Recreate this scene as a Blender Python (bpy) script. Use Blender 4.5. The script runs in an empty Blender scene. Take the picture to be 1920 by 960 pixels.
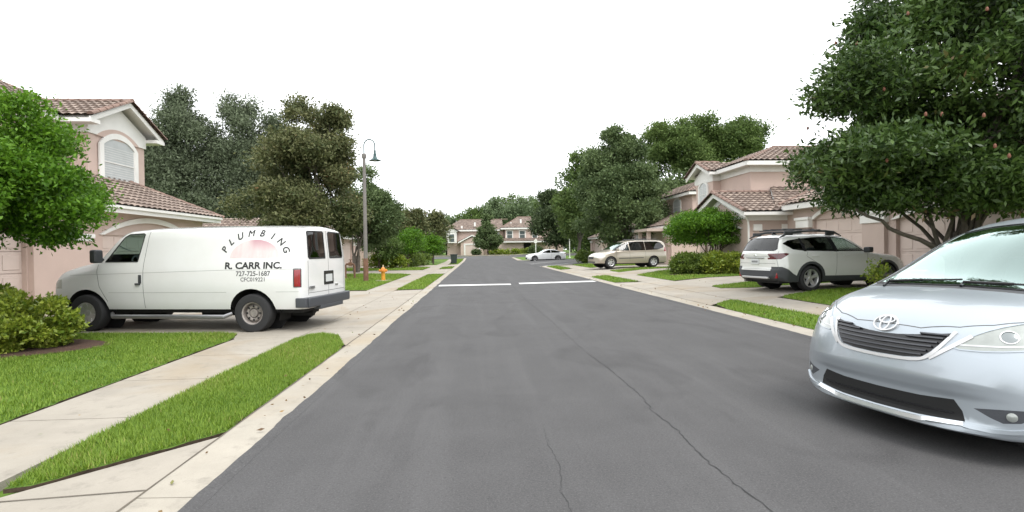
import bpy, bmesh, math, random
import numpy as np
from mathutils import Vector, Matrix
from mathutils.bvhtree import BVHTree
from mathutils.geometry import delaunay_2d_cdt
R = math.radians
random.seed(7); rng = np.random.default_rng(7)
S = bpy.context.scene; COL = S.collection

# ------------------------------------------------------------------ camera, sky, sun, exposure
def setup_camera():
    f = 1000.0; roll = R(0.8)
    d = Vector((895-960, -(469-480), f)).normalized()
    z = Vector((-math.sin(roll), math.cos(roll), 0)); z = (z-d*z.dot(d)).normalized()
    x = -d.cross(z)
    rt = Vector((x[0], d[0], z[0])); up = Vector((x[1], d[1], z[1])); fw = Vector((x[2], d[2], z[2]))
    cd = bpy.data.cameras.new('camera'); cam = bpy.data.objects.new('camera', cd); COL.objects.link(cam)
    cam.matrix_world = Matrix(((rt[0], up[0], -fw[0], 0), (rt[1], up[1], -fw[1], 0), (rt[2], up[2], -fw[2], 1.45), (0, 0, 0, 1)))
    cd.sensor_width = 36; cd.lens = f/1920*36; cd.clip_start = .05; cd.clip_end = 3000
    S.camera = cam
setup_camera()
S.render.resolution_x = 1024; S.render.resolution_y = 512
w = bpy.data.worlds.new("World"); S.world = w; w.use_nodes = True
nt = w.node_tree; nt.nodes.clear()
sky = nt.nodes.new('ShaderNodeTexSky'); sky.sky_type = 'NISHITA'; sky.sun_disc = False
SUN_EL, SUN_ROT = R(58), R(150)
sky.sun_elevation = SUN_EL; sky.sun_rotation = SUN_ROT; sky.dust_density = 4; sky.air_density = 1.2; sky.ozone_density = 1
hsv = nt.nodes.new('ShaderNodeHueSaturation'); hsv.inputs['Saturation'].default_value = .10
cloud = nt.nodes.new('ShaderNodeMixRGB'); cloud.blend_type = 'MIX'; cloud.inputs[0].default_value = .72
cloud.inputs[2].default_value = (12.2, 12.5, 12.8, 1)          # the even overcast layer over the clear sky
bg = nt.nodes.new('ShaderNodeBackground'); bg.inputs[1].default_value = .12
out = nt.nodes.new('ShaderNodeOutputWorld')
nt.links.new(sky.outputs[0], hsv.inputs['Color']); nt.links.new(hsv.outputs[0], cloud.inputs[1])
nt.links.new(cloud.outputs[0], bg.inputs[0]); nt.links.new(bg.outputs[0], out.inputs[0])
sd = bpy.data.lights.new('sun', 'SUN'); sd.energy = 1.1; sd.angle = R(25); sd.color = (1, .97, .92)
so = bpy.data.objects.new('sun', sd); COL.objects.link(so)
sv = Vector((math.sin(SUN_ROT)*math.cos(SUN_EL), math.cos(SUN_ROT)*math.cos(SUN_EL), math.sin(SUN_EL)))
so.rotation_euler = sv.to_track_quat('Z', 'Y').to_euler(); so.location = (0, 0, 60)
vs = S.view_settings; vs.view_transform = 'Standard'; vs.look = 'None'; vs.gamma = 1; vs.use_curve_mapping = False
vs.exposure = 0.82

# ------------------------------------------------------------------ materials
def mat(name, col, rough=.8, metal=0., spec=.5, coat=0., var=.0, vs_=3., bump=0., bs=40., col2=None, detail=4, obj=False):
    m = bpy.data.materials.new(name); m.use_nodes = True; n = m.node_tree; b = n.nodes['Principled BSDF']
    b.inputs['Base Color'].default_value = (*col, 1); b.inputs['Roughness'].default_value = rough
    b.inputs['Metallic'].default_value = metal; b.inputs['Specular IOR Level'].default_value = spec
    b.inputs['Coat Weight'].default_value = coat; b.inputs['Coat Roughness'].default_value = .03
    if var or bump or col2:
        if obj:
            tc = n.nodes.new('ShaderNodeTexCoord'); o = tc.outputs['Object']
        else:
            g = n.nodes.new('ShaderNodeNewGeometry'); o = g.outputs['Position']
        if var or col2:
            t = n.nodes.new('ShaderNodeTexNoise'); t.inputs['Scale'].default_value = vs_; t.inputs['Detail'].default_value = detail
            t.inputs['Roughness'].default_value = .6
            n.links.new(o, t.inputs['Vector'])
            r = n.nodes.new('ShaderNodeValToRGB'); r.color_ramp.elements[0].position = .3; r.color_ramp.elements[1].position = .7
            c2 = col2 or [min(1, c*(1+var)) for c in col]; c1 = col if col2 else [c*(1-var) for c in col]
            r.color_ramp.elements[0].color = (*c1, 1); r.color_ramp.elements[1].color = (*c2, 1)
            n.links.new(t.outputs['Fac'], r.inputs[0]); n.links.new(r.outputs[0], b.inputs['Base Color'])
        if bump:
            t2 = n.nodes.new('ShaderNodeTexNoise'); t2.inputs['Scale'].default_value = bs; t2.inputs['Detail'].default_value = 4
            n.links.new(o, t2.inputs['Vector'])
            bp = n.nodes.new('ShaderNodeBump'); bp.inputs['Strength'].default_value = bump; bp.inputs['Distance'].default_value = .02
            n.links.new(t2.outputs['Fac'], bp.inputs['Height']); n.links.new(bp.outputs[0], b.inputs['Normal'])
    return m
def mixrgb(n, fac, a, bcol, mode='MIX'):
    x = n.nodes.new('ShaderNodeMixRGB'); x.blend_type = mode
    for s, v in ((0, fac), (1, a), (2, bcol)):
        if hasattr(v, 'links'): n.links.new(v, x.inputs[s])
        elif s == 0: x.inputs[0].default_value = v
        else: x.inputs[s].default_value = (*v, 1)
    return x.outputs[0]
def noise(n, vec, scale, detail=4, rough=.6, dist=0.):
    t = n.nodes.new('ShaderNodeTexNoise'); t.inputs['Scale'].default_value = scale; t.inputs['Detail'].default_value = detail
    t.inputs['Roughness'].default_value = rough; t.inputs['Distortion'].default_value = dist
    n.links.new(vec, t.inputs['Vector']); return t.outputs['Fac']
def ramp(n, fac, a, b, ca=(0, 0, 0), cb=(1, 1, 1)):
    r = n.nodes.new('ShaderNodeValToRGB'); e = r.color_ramp.elements
    e[0].position = a; e[1].position = b; e[0].color = (*ca, 1); e[1].color = (*cb, 1)
    n.links.new(fac, r.inputs[0]); return r.outputs[0]
def scaled(n, vec, sc):
    m = n.nodes.new('ShaderNodeMapping'); m.inputs['Scale'].default_value = sc; n.links.new(vec, m.inputs['Vector']); return m.outputs[0]
def surface_mat(name, base, fn, rough=.9, bump=.3, bs=60, spec=.3):
    m = bpy.data.materials.new(name); m.use_nodes = True; n = m.node_tree; b = n.nodes['Principled BSDF']
    g = n.nodes.new('ShaderNodeNewGeometry'); pos = g.outputs['Position']
    n.links.new(fn(n, pos, base), b.inputs['Base Color'])
    b.inputs['Roughness'].default_value = rough; b.inputs['Specular IOR Level'].default_value = spec
    bp = n.nodes.new('ShaderNodeBump'); bp.inputs['Strength'].default_value = bump; bp.inputs['Distance'].default_value = .01
    n.links.new(noise(n, pos, bs, 6, .7), bp.inputs['Height']); n.links.new(bp.outputs[0], b.inputs['Normal'])
    return m
def f_asphalt(n, p, base):
    c = ramp(n, noise(n, p, 1.1, 5, .65), .25, .75, [v*.86 for v in base], [v*1.14 for v in base])
    st = noise(n, scaled(n, p, (2.2, .12, 1)), 1.0, 4, .6)            # wear along the wheel tracks
    c = mixrgb(n, ramp(n, st, .48, .75, (0, 0, 0), (.5, .5, .5)), c, [v*1.5 for v in base])
    blot = noise(n, scaled(n, p, (1, .5, 1)), .9, 3, .5, 1.5)
    c = mixrgb(n, ramp(n, blot, .55, .7, (0, 0, 0), (.55, .55, .55)), c, [v*.62 for v in base])
    oil = noise(n, p, 2.6, 6, .75, .6)
    c = mixrgb(n, ramp(n, oil, .60, .72, (0, 0, 0), (.3, .3, .3)), c, [v*.55 for v in base])
    sp = noise(n, p, 90, 3, .6)
    c = mixrgb(n, ramp(n, sp, .50, .72, (0, 0, 0), (.55, .55, .55)), c, [v*2.1 for v in base])
    return mixrgb(n, ramp(n, noise(n, p, 55, 3, .6), .52, .72, (0, 0, 0), (.5, .5, .5)), c, [v*.45 for v in base])
def f_concrete(n, p, base):
    c = ramp(n, noise(n, p, .9, 6, .7), .3, .7, [v*.84 for v in base], [min(1, v*1.1) for v in base])
    st = noise(n, p, .45, 4, .55, .8)
    c = mixrgb(n, ramp(n, st, .5, .72, (0, 0, 0), (.6, .6, .6)), c, (base[0]*.84, base[1]*.70, base[2]*.50))
    dk = noise(n, p, 5, 6, .75)
    c = mixrgb(n, ramp(n, dk, .54, .72, (0, 0, 0), (.5, .5, .5)), c, [v*.5 for v in base])
    return mixrgb(n, ramp(n, noise(n, p, 120, 2, .5), .5, .85, (0, 0, 0), (.3, .3, .3)), c, [v*.6 for v in base])
def f_lawn(n, p, base):
    c = ramp(n, noise(n, p, 1.3, 5, .65), .3, .7, (base[0]*.75, base[1]*.8, base[2]*.8), (base[0]*1.25, base[1]*1.15, base[2]))
    return mixrgb(n, ramp(n, noise(n, p, 25, 4, .7), .45, .7, (0, 0, 0), (.5, .5, .5)), c, (base[0]*.6, base[1]*.62, base[2]*.6))
M = {}
M['asphalt'] = surface_mat('asphalt', (.068, .0665, .067), f_asphalt, .88, .35, 150)
M['asphalt_old'] = surface_mat('asphalt_old', (.085, .084, .084), f_asphalt, .9, .35, 150)
M['concrete'] = surface_mat('concrete', (.325, .295, .25), f_concrete, .9, .25, 70)
M['kerb'] = surface_mat('kerb_concrete', (.345, .315, .265), f_concrete, .9, .4, 50)
M['lawn'] = surface_mat('lawn_green', (.09, .165, .02), f_lawn, .95, .8, 60)
M['soil'] = mat('soil', (.05, .032, .02), .95, var=.4, vs_=9, bump=.8, bs=30)
M['mulch'] = mat('mulch', (.06, .03, .018), .95, var=.5, vs_=25, bump=1, bs=40)
M['paint_line'] = mat('road_paint', (.62, .62, .60), .7, var=.12, vs_=12, bump=.1)
M['crack'] = mat('crack_tar', (.026, .026, .026), .9, var=.3)
M['joint'] = mat('joint_dark', (.10, .085, .065), .95, var=.3)
M['pink'] = mat('pink_stucco', (.50, .385, .335), .92, var=.05, vs_=1.2, bump=.3, bs=90)
M['tan'] = mat('tan_stucco', (.46, .365, .32), .92, var=.05, vs_=1.2, bump=.3, bs=90)
M['trim'] = mat('white_trim', (.70, .69, .66), .7, var=.05, vs_=2, bump=.1)
M['door'] = mat('garage_door', (.56, .46, .41), .75, var=.04, vs_=1.5)
M['dark'] = mat('dark_void', (.008, .008, .008), .8)
M['wglass'] = mat('window_glass', (.10, .12, .12), .08, spec=.8)
M['blind'] = mat('window_blind', (.42, .44, .44), .35, var=.08, vs_=3)
M['metal'] = mat('grey_metal', (.16, .15, .14), .55, .6, var=.2, vs_=4)
def tile_mat():
    m = bpy.data.materials.new('roof_tile'); m.use_nodes = True; n = m.node_tree; b = n.nodes['Principled BSDF']
    a = n.nodes.new('ShaderNodeAttribute'); a.attribute_name = 'rnd'
    g = n.nodes.new('ShaderNodeNewGeometry')
    c = ramp(n, a.outputs['Fac'], 0, 1, (.135, .10, .082), (.32, .25, .205))
    c = mixrgb(n, ramp(n, noise(n, g.outputs['Position'], 3, 5, .7), .4, .7, (0, 0, 0), (.6, .6, .6)), c, (.17, .13, .11))
    n.links.new(c, b.inputs['Base Color']); b.inputs['Roughness'].default_value = .85
    return m
M['tile'] = tile_mat()
M['tilecap'] = mat('ridge_tile', (.19, .125, .10), .85, var=.35, vs_=5)

# ------------------------------------------------------------------ object helpers
def tag(o, label=None, cat=None, group=None, kind=None):
    if label: o['label'] = label
    if cat: o['category'] = cat
    if group: o['group'] = group
    if kind: o['kind'] = kind
    return o
def empty(name, loc, label, cat, rotz=0, group=None):
    o = bpy.data.objects.new(name, None); COL.objects.link(o); o.location = loc; o.rotation_euler = (0, 0, rotz)
    o.empty_display_size = .3
    return tag(o, label, cat, group)
class MB:
    """collects shapes into one mesh"""
    def __init__(s): s.v = []; s.f = []; s.mi = []; s.cur = 0
    def add(s, vs, fs):
        b = len(s.v); s.v += [tuple(v) for v in vs]; s.f += [[i+b for i in f] for f in fs]; s.mi += [s.cur]*len(fs); return s
    def box(s, x0, x1, y0, y1, z0, z1, M4=None, bev=0):
        if x0 > x1: x0, x1 = x1, x0
        if y0 > y1: y0, y1 = y1, y0
        if bev > 0:
            bm = bmesh.new(); bmesh.ops.create_cube(bm, size=1, matrix=Matrix.Translation(((x0+x1)/2, (y0+y1)/2, (z0+z1)/2)) @ Matrix.Diagonal((x1-x0, y1-y0, z1-z0, 1)))
            bmesh.ops.bevel(bm, geom=bm.edges[:], offset=bev, segments=3, affect='EDGES', profile=.6)
            bm.verts.index_update()
            vs = [v.co.copy() for v in bm.verts]; fs = [[v.index for v in f.verts] for f in bm.faces]; bm.free()
        else:
            vs = [Vector(p) for p in ((x0,y0,z0),(x1,y0,z0),(x1,y1,z0),(x0,y1,z0),(x0,y0,z1),(x1,y0,z1),(x1,y1,z1),(x0,y1,z1))]
            fs = [(3,2,1,0),(4,5,6,7),(0,1,5,4),(1,2,6,5),(2,3,7,6),(3,0,4,7)]
        if M4 is not None: vs = [M4 @ v for v in vs]
        return s.add(vs, fs)
    def prism(s, pts, d):
        """closed polygon pts (3-D, planar) extruded by vector d"""
        n = len(pts); d = Vector(d); vs = [Vector(p) for p in pts]; vs += [p+d for p in vs]
        fs = [list(range(n))[::-1], list(range(n, 2*n))] + [[i, (i+1) % n, n+(i+1) % n, n+i] for i in range(n)]
        return s.add(vs, fs)
    def tube(s, path, rad, seg=8, cap=True):
        path = [Vector(p) for p in path]
        if not hasattr(rad, '__len__'): rad = [rad]*len(path)
        rings = []; ref = None
        for i, p in enumerate(path):
            t = (path[min(i+1, len(path)-1)]-path[max(i-1, 0)]).normalized()
            if ref is None: ref = Vector((0, 0, 1)) if abs(t.z) < .9 else Vector((1, 0, 0))
            u = t.cross(ref).normalized(); v = u.cross(t).normalized(); ref = v
            rings.append([p+(u*math.cos(2*math.pi*k/seg)+v*math.sin(2*math.pi*k/seg))*rad[i] for k in range(seg)])
        vs = [q for r in rings for q in r]
        fs = [[i*seg+k, i*seg+(k+1) % seg, (i+1)*seg+(k+1) % seg, (i+1)*seg+k] for i in range(len(path)-1) for k in range(seg)]
        if cap: fs += [list(range(seg))[::-1], [(len(path)-1)*seg+k for k in range(seg)]]
        return s.add(vs, fs)
    def lathe(s, prof, seg=24, M4=None):
        """profile (r, z) around z"""
        vs = []; n = len(prof)
        for k in range(seg):
            a = 2*math.pi*k/seg
            for r, z in prof:
                p = Vector((r*math.cos(a), r*math.sin(a), z)); vs.append(M4 @ p if M4 is not None else p)
        fs = [[k*n+i, ((k+1) % seg)*n+i, ((k+1) % seg)*n+i+1, k*n+i+1] for k in range(seg) for i in range(n-1)]
        return s.add(vs, fs)
    def build(s, name, mats, parent=None, smooth=False, angle=35, fix=True):
        me = bpy.data.meshes.new(name); me.from_pydata([tuple(v) for v in s.v], [], s.f)
        if not isinstance(mats, (list, tuple)): mats = [mats]
        for m in mats: me.materials.append(m)
        me.polygons.foreach_set('material_index', s.mi)
        if fix:
            bm = bmesh.new(); bm.from_mesh(me); bmesh.ops.recalc_face_normals(bm, faces=bm.faces[:]); bm.to_mesh(me); bm.free()
        if smooth:
            me.polygons.foreach_set('use_smooth', [True]*len(me.polygons)); me.set_sharp_from_angle(angle=R(angle))
        o = bpy.data.objects.new(name, me); COL.objects.link(o)
        if parent is not None: o.parent = parent
        return o
def inpoly(x, y, poly):
    c = False; n = len(poly); j = n-1
    for i in range(n):
        xi, yi = poly[i][0], poly[i][1]; xj, yj = poly[j][0], poly[j][1]
        if (yi > y) != (yj > y) and x < (xj-xi)*(y-yi)/(yj-yi)+xi: c = not c
        j = i
    return c
# ------------------------------------------------------------------ terrain: both yards tilt gently, the far end rises
def zg(x, y=0):
    z = 0.
    if x > 5.2: z = min(.19, .045*(x-5.2))
    elif x < -1.7: z = max(-.06, .04*(x+1.7))
    return z+min(.55, max(0., (y-70)*.018))
XB = [-3.2, -1.7, 5.2, 9.422]; YB = [70, 100.55]
def smooth_poly(p, n=4, closed=True):
    out = []; N = len(p)
    for i in range(N if closed else N-1):
        a, b, c, d = (Vector(p[(i+k) % N]) if closed else Vector(p[min(max(i+k, 0), N-1)]) for k in (-1, 0, 1, 2))
        for k in range(n):
            t = k/n; out.append(tuple(.5*((2*b)+(c-a)*t+(2*a-5*b+4*c-d)*t*t+(3*b-a-3*c+d)*t**3)))
    if not closed: out.append(tuple(p[-1]))
    return out
def sheet(name, poly, off, m, kind='structure', thick=0., step=None, parent=None, edge=False, jig=0.):
    """flat polygon draped over the terrain, off metres above it, optional skirt"""
    pts = [Vector(p[:2]) for p in poly]
    if edge:                                                      # ragged outline
        q = []
        for i, a in enumerate(pts):
            b = pts[(i+1) % len(pts)]; L = (b-a).length; k = max(1, int(L/edge))
            for j in range(k):
                p = a.lerp(b, j/k); q.append(p+Vector((random.uniform(-jig, jig), random.uniform(-jig, jig))) if j else p)
        pts = q
    n = len(pts); edges = [(i, (i+1) % n) for i in range(n)]; V = list(pts)
    x0, x1 = min(p.x for p in pts), max(p.x for p in pts); y0, y1 = min(p.y for p in pts), max(p.y for p in pts)
    xs = [x for x in XB if x0 < x < x1]; ys = [y for y in YB if y0 < y < y1]
    if step:
        xs += list(np.arange(x0+step*.5, x1, step)); ys += list(np.arange(y0+step*.5, y1, step))
    for x in xs: V += [Vector((x, y0-1)), Vector((x, y1+1))]; edges.append((len(V)-2, len(V)-1))
    for y in ys: V += [Vector((x0-1, y)), Vector((x1+1, y))]; edges.append((len(V)-2, len(V)-1))
    vo, eo, fo, _, _, _ = delaunay_2d_cdt(V, edges, [], 0, 1e-5)
    mb = MB(); fs = []
    for f in fo:
        c = sum((vo[i] for i in f), Vector((0, 0)))/len(f)
        if inpoly(c.x, c.y, pts): fs.append(list(f))
    mb.add([(v.x, v.y, zg(v.x, v.y)+off) for v in vo], fs)
    if thick:
        top = [(p.x, p.y, zg(p.x, p.y)+off) for p in pts]; bot = [(p[0], p[1], p[2]-thick) for p in top]
        mb.add(top+bot, [[i, n+i, n+(i+1) % n, (i+1) % n] for i in range(n)])
    me = bpy.data.meshes.new(name); me.from_pydata(mb.v, [], mb.f); me.materials.append(m)
    bm = bmesh.new(); bm.from_mesh(me)
    bmesh.ops.remove_doubles(bm, verts=bm.verts[:], dist=1e-4)
    loose = [v for v in bm.verts if not v.link_faces]; bmesh.ops.delete(bm, geom=loose, context='VERTS')
    bmesh.ops.recalc_face_normals(bm, faces=bm.faces[:])
    up = sum(f.normal.z*f.calc_area() for f in bm.faces)
    if up < 0: bmesh.ops.reverse_faces(bm, faces=bm.faces[:])
    if name == 'lawn':
        me.materials.append(M['soil'])
        for f in bm.faces: f.material_index = 1 if abs(f.normal.z) < .6 else 0
    bm.to_mesh(me); bm.free()
    o = bpy.data.objects.new(name, me); COL.objects.link(o)
    if parent: o.parent = parent
    elif kind: tag(o, kind=kind)
    return o
# ------------------------------------------------------------------ ground, road, kerbs, pavements
sheet('ground', [(-400, -60), (400, -60), (400, 600), (-400, 600)], -.05, M['lawn'])
road = sheet('road', [(-1.69, -14), (5.24, -14), (5.24, 43.6), (5.24, 82), (-1.69, 82)], 0, M['asphalt'])
sheet('side_road', [(5.24, 44.6), (9, 44.6), (13.5, 46.5), (24, 47), (24, 67), (6.6, 66.8), (5.24, 70)], -.004, M['asphalt_old'])
sheet('cross_road', [(-70, 82), (70, 82), (70, 93), (-70, 93)], -.002, M['asphalt_old'])
def road_edge():
    rr = random.Random(3)
    for xi, sx, y0, y1 in ((-1.60, -1, -12, 82), (5.15, 1, -12, 43.5)):
        vs = []; y = y0; w_ = .095
        while y < y1:
            w_ = min(.112, max(.08, w_+rr.gauss(0, .005))); vs += [(xi, y, .0012), (xi+sx*w_*.6, y, .012), (xi+sx*w_, y, .021), (xi+sx*(w_+.004), y, .008)]; y += .09 if y < 25 else .4
        mb = MB(); mb.add(vs, [(4*i+k, 4*i+k+1, 4*i+k+5, 4*i+k+4) for i in range(len(vs)//4-1) for k in range(3)]); mb.build('road_edge', M['asphalt'], road)
road_edge()
def strip(name, x0, x1, ys, off, m, gap=.012, drop=0.):
    mb = MB()
    for a, b in zip(ys[:-1], ys[1:]):
        a2, b2 = a+gap/2, b-gap/2
        P = [(x0, a2), (x1, a2), (x1, b2), (x0, b2)]
        Z = [zg(*p)+off-(drop if i in (1, 2) else 0) for i, p in enumerate(P)]
        top = [(p[0], p[1], z) for p, z in zip(P, Z)]; bot = [(p[0], p[1], z-.1) for p, z in zip(P, Z)]
        mb.add(top+bot, [(0, 1, 2, 3), (0, 4, 5, 1), (1, 5, 6, 2), (2, 6, 7, 3), (3, 7, 4, 0)])
    return tag(mb.build(name, m), kind='structure')
strip('kerb', -2.02, -1.69, [-12+3.05*i for i in range(32)]+[82], .034, M['kerb'], .01, .022)
for xj in (-2.018, 5.568):
    q = sheet('kerb_joint', [(xj-.009, -12), (xj+.009, -12), (xj+.009, 43 if xj > 0 else 80), (xj-.009, 43 if xj > 0 else 80)], .0365 if xj < 0 else .037, M['joint'], kind=None, parent=road, edge=.25, jig=.004)
mk = [-12+3.05*i for i in range(19)]
strip('kerb', 5.57, 5.24, mk[:-1]+[43.9], .034, M['kerb'], .01, .022)
sheet('kerb', [(5.6, 69.5), (6.7, 66.8), (14, 66.9), (14, 67.2), (6.9, 67.1), (5.9, 69.9), (5.6, 82), (5.25, 82), (5.25, 69.5)], .03, M['kerb'], thick=.08)
sheet('kerb', [(5.57, 43.6), (7, 43.7), (13.5, 45.6), (13.5, 46.0), (7, 44.1), (5.24, 44.0)], .03, M['kerb'], thick=.08)
sheet('kerb', [(-70, 93), (70, 93), (70, 93.5), (-70, 93.5)], .10, M['kerb'], thick=.15)
strip('sidewalk', -4.25, -3.18, [-11.39+1.5*i for i in range(62)], .012, M['concrete'], .016)
strip('sidewalk', 6.66, 7.74, [-11.2+1.5*i for i in range(37)], .012, M['concrete'], .016)
sheet('sidewalk', [(-70, 95.5), (70, 95.5), (70, 97), (-70, 97)], .02, M['concrete'])
def driveway(poly, joints=(), off=.004):
    d = sheet('driveway', poly, off, M['concrete'])
    for (a, b) in joints:
        a, b = Vector(a), Vector(b); L = (b-a).length; n = (b-a).normalized(); t = Vector((-n.y, n.x))*.006
        j = sheet('joint', [a-t, b-t, b+t, a+t], off+.005, M['joint'], kind=None, parent=d)
    return d
driveway([(-2.02, -12), (-2.02, 4.43), (-2.96, 3.51), (-3.18, 3.3), (-3.18, -12)], [((-2.03, 3.42), (-3.17, 3.42)), ((-2.03, 0.4), (-3.17, .4)), ((-2.03, -11), (-2.03, 4.42))])
driveway([(-4.25, -12), (-4.25, -1), (-12, -1), (-12, -12)])
driveway([(-2.02, 8.4), (-2.02, 20.3), (-3.18, 20.6), (-3.18, 9.6), (-2.9, 9.8)], [((-2.03, 10.4), (-3.17, 10.7)), ((-2.03, 15.2), (-3.17, 15.2)), ((-2.03, 18.2), (-3.17, 18.2))])
driveway([(-4.25, 9.6), (-4.25, 20.7), (-11.5, 21.9), (-11.5, 10.7), (-7.2, 10.7), (-4.7, 10.3)], [((-4.26, 15.2), (-11.4, 15.2)), ((-7.4, 10.8), (-7.4, 21.1)), ((-10.2, 10.8), (-10.2, 21.4))])
driveway([(-2.02, 34.2), (-2.02, 42.9), (-3.18, 43.4), (-3.18, 33.9)], [((-2.03, 38), (-3.17, 38))])
driveway([(-4.25, 34.8), (-4.25, 42), (-12, 42.4), (-12, 37.6), (-7.1, 36.6)])
driveway([(-2.02, 48.5), (-2.02, 56.5), (-3.18, 56.8), (-3.18, 48.2)]); driveway([(-4.25, 49), (-4.25, 56), (-12, 56), (-12, 49)])
driveway([(5.57, -12), (5.57, 7.6), (6.66, 6.8), (6.66, -12)]); driveway([(7.74, -12), (7.74, 7.4), (14, 7.4), (14, -12)], [((7.75, 2), (13.9, 2))])
driveway([(5.57, 12.6), (5.57, 21.8), (6.66, 21.2), (6.66, 13.6)], [((5.58, 15.2), (6.65, 15.2)), ((5.58, 18.2), (6.65, 18.2))])
driveway([(7.74, 13.4), (7.74, 20.6), (11.0, 22.1), (14.2, 23.3), (14.2, 14.6), (10.3, 14.8)], [((10.6, 14.8), (10.6, 22)), ((7.75, 18.9), (14.1, 21.6))])
driveway([(5.57, 26.4), (5.57, 36.2), (6.2, 36.4), (6.66, 37), (6.66, 26.4)], [((5.58, 30), (6.65, 30))])
driveway([(7.74, 25.8), (7.74, 36.3), (15, 39.8), (15, 31.3), (11.6, 30.2)], [((10.8, 29.8), (10.8, 37))])
def lawn(poly, step=None):
    return sheet('lawn', poly, .014, M['lawn'], thick=.03, edge=.12, jig=.022)
L_V1 = [(-2.06, 4.47), (-2.04, 7.7), (-2.10, 8.45), (-2.45, 9.5), (-2.8, 9.85), (-3.02, 9.8), (-3.15, 9.4), (-3.17, 6.4), (-3.15, 4.3), (-3.05, 3.6), (-2.9, 3.62)]
L_L1 = [(-4.27, -1), (-4.29, 9.5), (-4.45, 10.15), (-4.8, 10.33), (-7.2, 10.66), (-11.4, 10.66), (-11.4, -1)]
L_V2 = [(-2.06, 20.5), (-2.06, 32.6), (-2.6, 33.7), (-3.12, 33.6), (-3.14, 20.85)]
L_L2 = [(-4.28, 20.95), (-4.28, 34.4), (-5, 35.3), (-7.1, 36.4), (-12, 37.3), (-12, 24.8), (-11.4, 22.2)]
L_V3 = [(-2.06, 43.2), (-2.06, 48), (-3.1, 47.9), (-3.1, 43.8)]
L_L3 = [(-4.28, 42.3), (-4.28, 48.6), (-12, 48.8), (-12, 42.6)]
L_V4 = [(-2.06, 57), (-2.06, 80), (-3.1, 80), (-3.1, 57.3)]
R_V1 = [(5.62, 8.1), (5.62, 11.6), (5.85, 12.75), (6.5, 13.4), (6.62, 13.2), (6.62, 8.0)]
R_L1 = [(7.78, 7.6), (7.80, 13.2), (8.1, 13.6), (10.3, 14.68), (13.9, 14.5), (13.9, 7.6)]
R_S1 = [(7.78, 16.65), (7.85, 17.45), (10, 18.45), (13.8, 19.3), (13.8, 18.2), (10.2, 16.5), (8.7, 16.15)]
R_V2 = [(5.62, 21.9), (5.65, 26.2), (6.0, 26.7), (6.5, 26.7), (6.62, 21.7), (6.3, 21.6)]
R_L2 = [(7.8, 20.8), (7.75, 25.6), (11.5, 30.0), (12.1, 30.1), (12.1, 22.8), (11.0, 22.2)]
R_S2 = [(7.8, 29.0), (7.8, 31.1), (13.1, 34.2), (13.1, 33.4)]
R_V3 = [(5.62, 36.4), (5.62, 43.3), (6.5, 43.4), (6.55, 37.2), (6.1, 36.5)]
R_L3 = [(7.8, 36.5), (7.8, 43.6), (13.5, 45.4), (13.5, 39.3)]
R_L4 = [(6.0, 70), (6.9, 67.3), (14, 67.3), (60, 67.3), (60, 81.6), (5.7, 81.6)]
lawns = [L_V1, L_L1, L_V2, L_L2, L_V3, L_L3, L_V4, R_V1, R_L1, R_S1, R_V2, R_L2, R_S2, R_V3, R_L3, R_L4]
for p in lawns: lawn(p)
# white stop bars across the road
for p in ([(-1.60, 21.75), (1.38, 21.95), (1.38, 22.62), (-1.60, 22.6)], [(1.76, 22.25), (5.2, 23.0), (5.2, 23.75), (1.76, 23.05)]):
    q = sheet('road_marking', p, .006, M['paint_line'], kind='structure', edge=.1, jig=.012)
for p in ([(5.3, 44.2), (9.2, 49), (9.05, 49.05), (5.2, 44.5)], [(5.3, 52.4), (8.2, 55.9), (8.1, 56), (5.2, 52.6)]):
    sheet('road_marking', p, .004, M['paint_line'])
def crack(pts, wd, seed):
    rr = random.Random(seed); P = []
    for a, b in zip(pts[:-1], pts[1:]):
        a, b = Vector(a), Vector(b); n = max(2, int((b-a).length/.05))
        for i in range(n):
            p = a.lerp(b, i/n); P.append(p+Vector((rr.gauss(0, .007), 0)))
    mb = MB(); ws = [wd*(.4+1.0*rr.random())*min(1, i/8+.15, (len(P)-i)/8+.15) for i in range(len(P))]
    vs = []; 
    for p, k in zip(P, ws): vs += [(p.x-k, p.y, .003), (p.x+k, p.y, .003)]
    mb.add(vs, [(2*i, 2*i+1, 2*i+3, 2*i+2) for i in range(len(P)-1)])
    mb.build('crack', M['crack'], road)
crack([(1.50, 7.4), (1.56, 6.3), (1.58, 5.07), (1.53, 4.6), (1.57, 4.1), (1.53, 3.7), (1.55, 3.3), (1.60, 2.6)], .0042, 1)
crack([(1.40, 21.5), (1.36, 15.6), (1.46, 11), (1.50, 7.4)], .0025, 2)
crack([(.52, 4.3), (.50, 3.9), (.54, 3.5), (.48, 3.15), (.52, 2.7)], .0013, 3)

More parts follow.
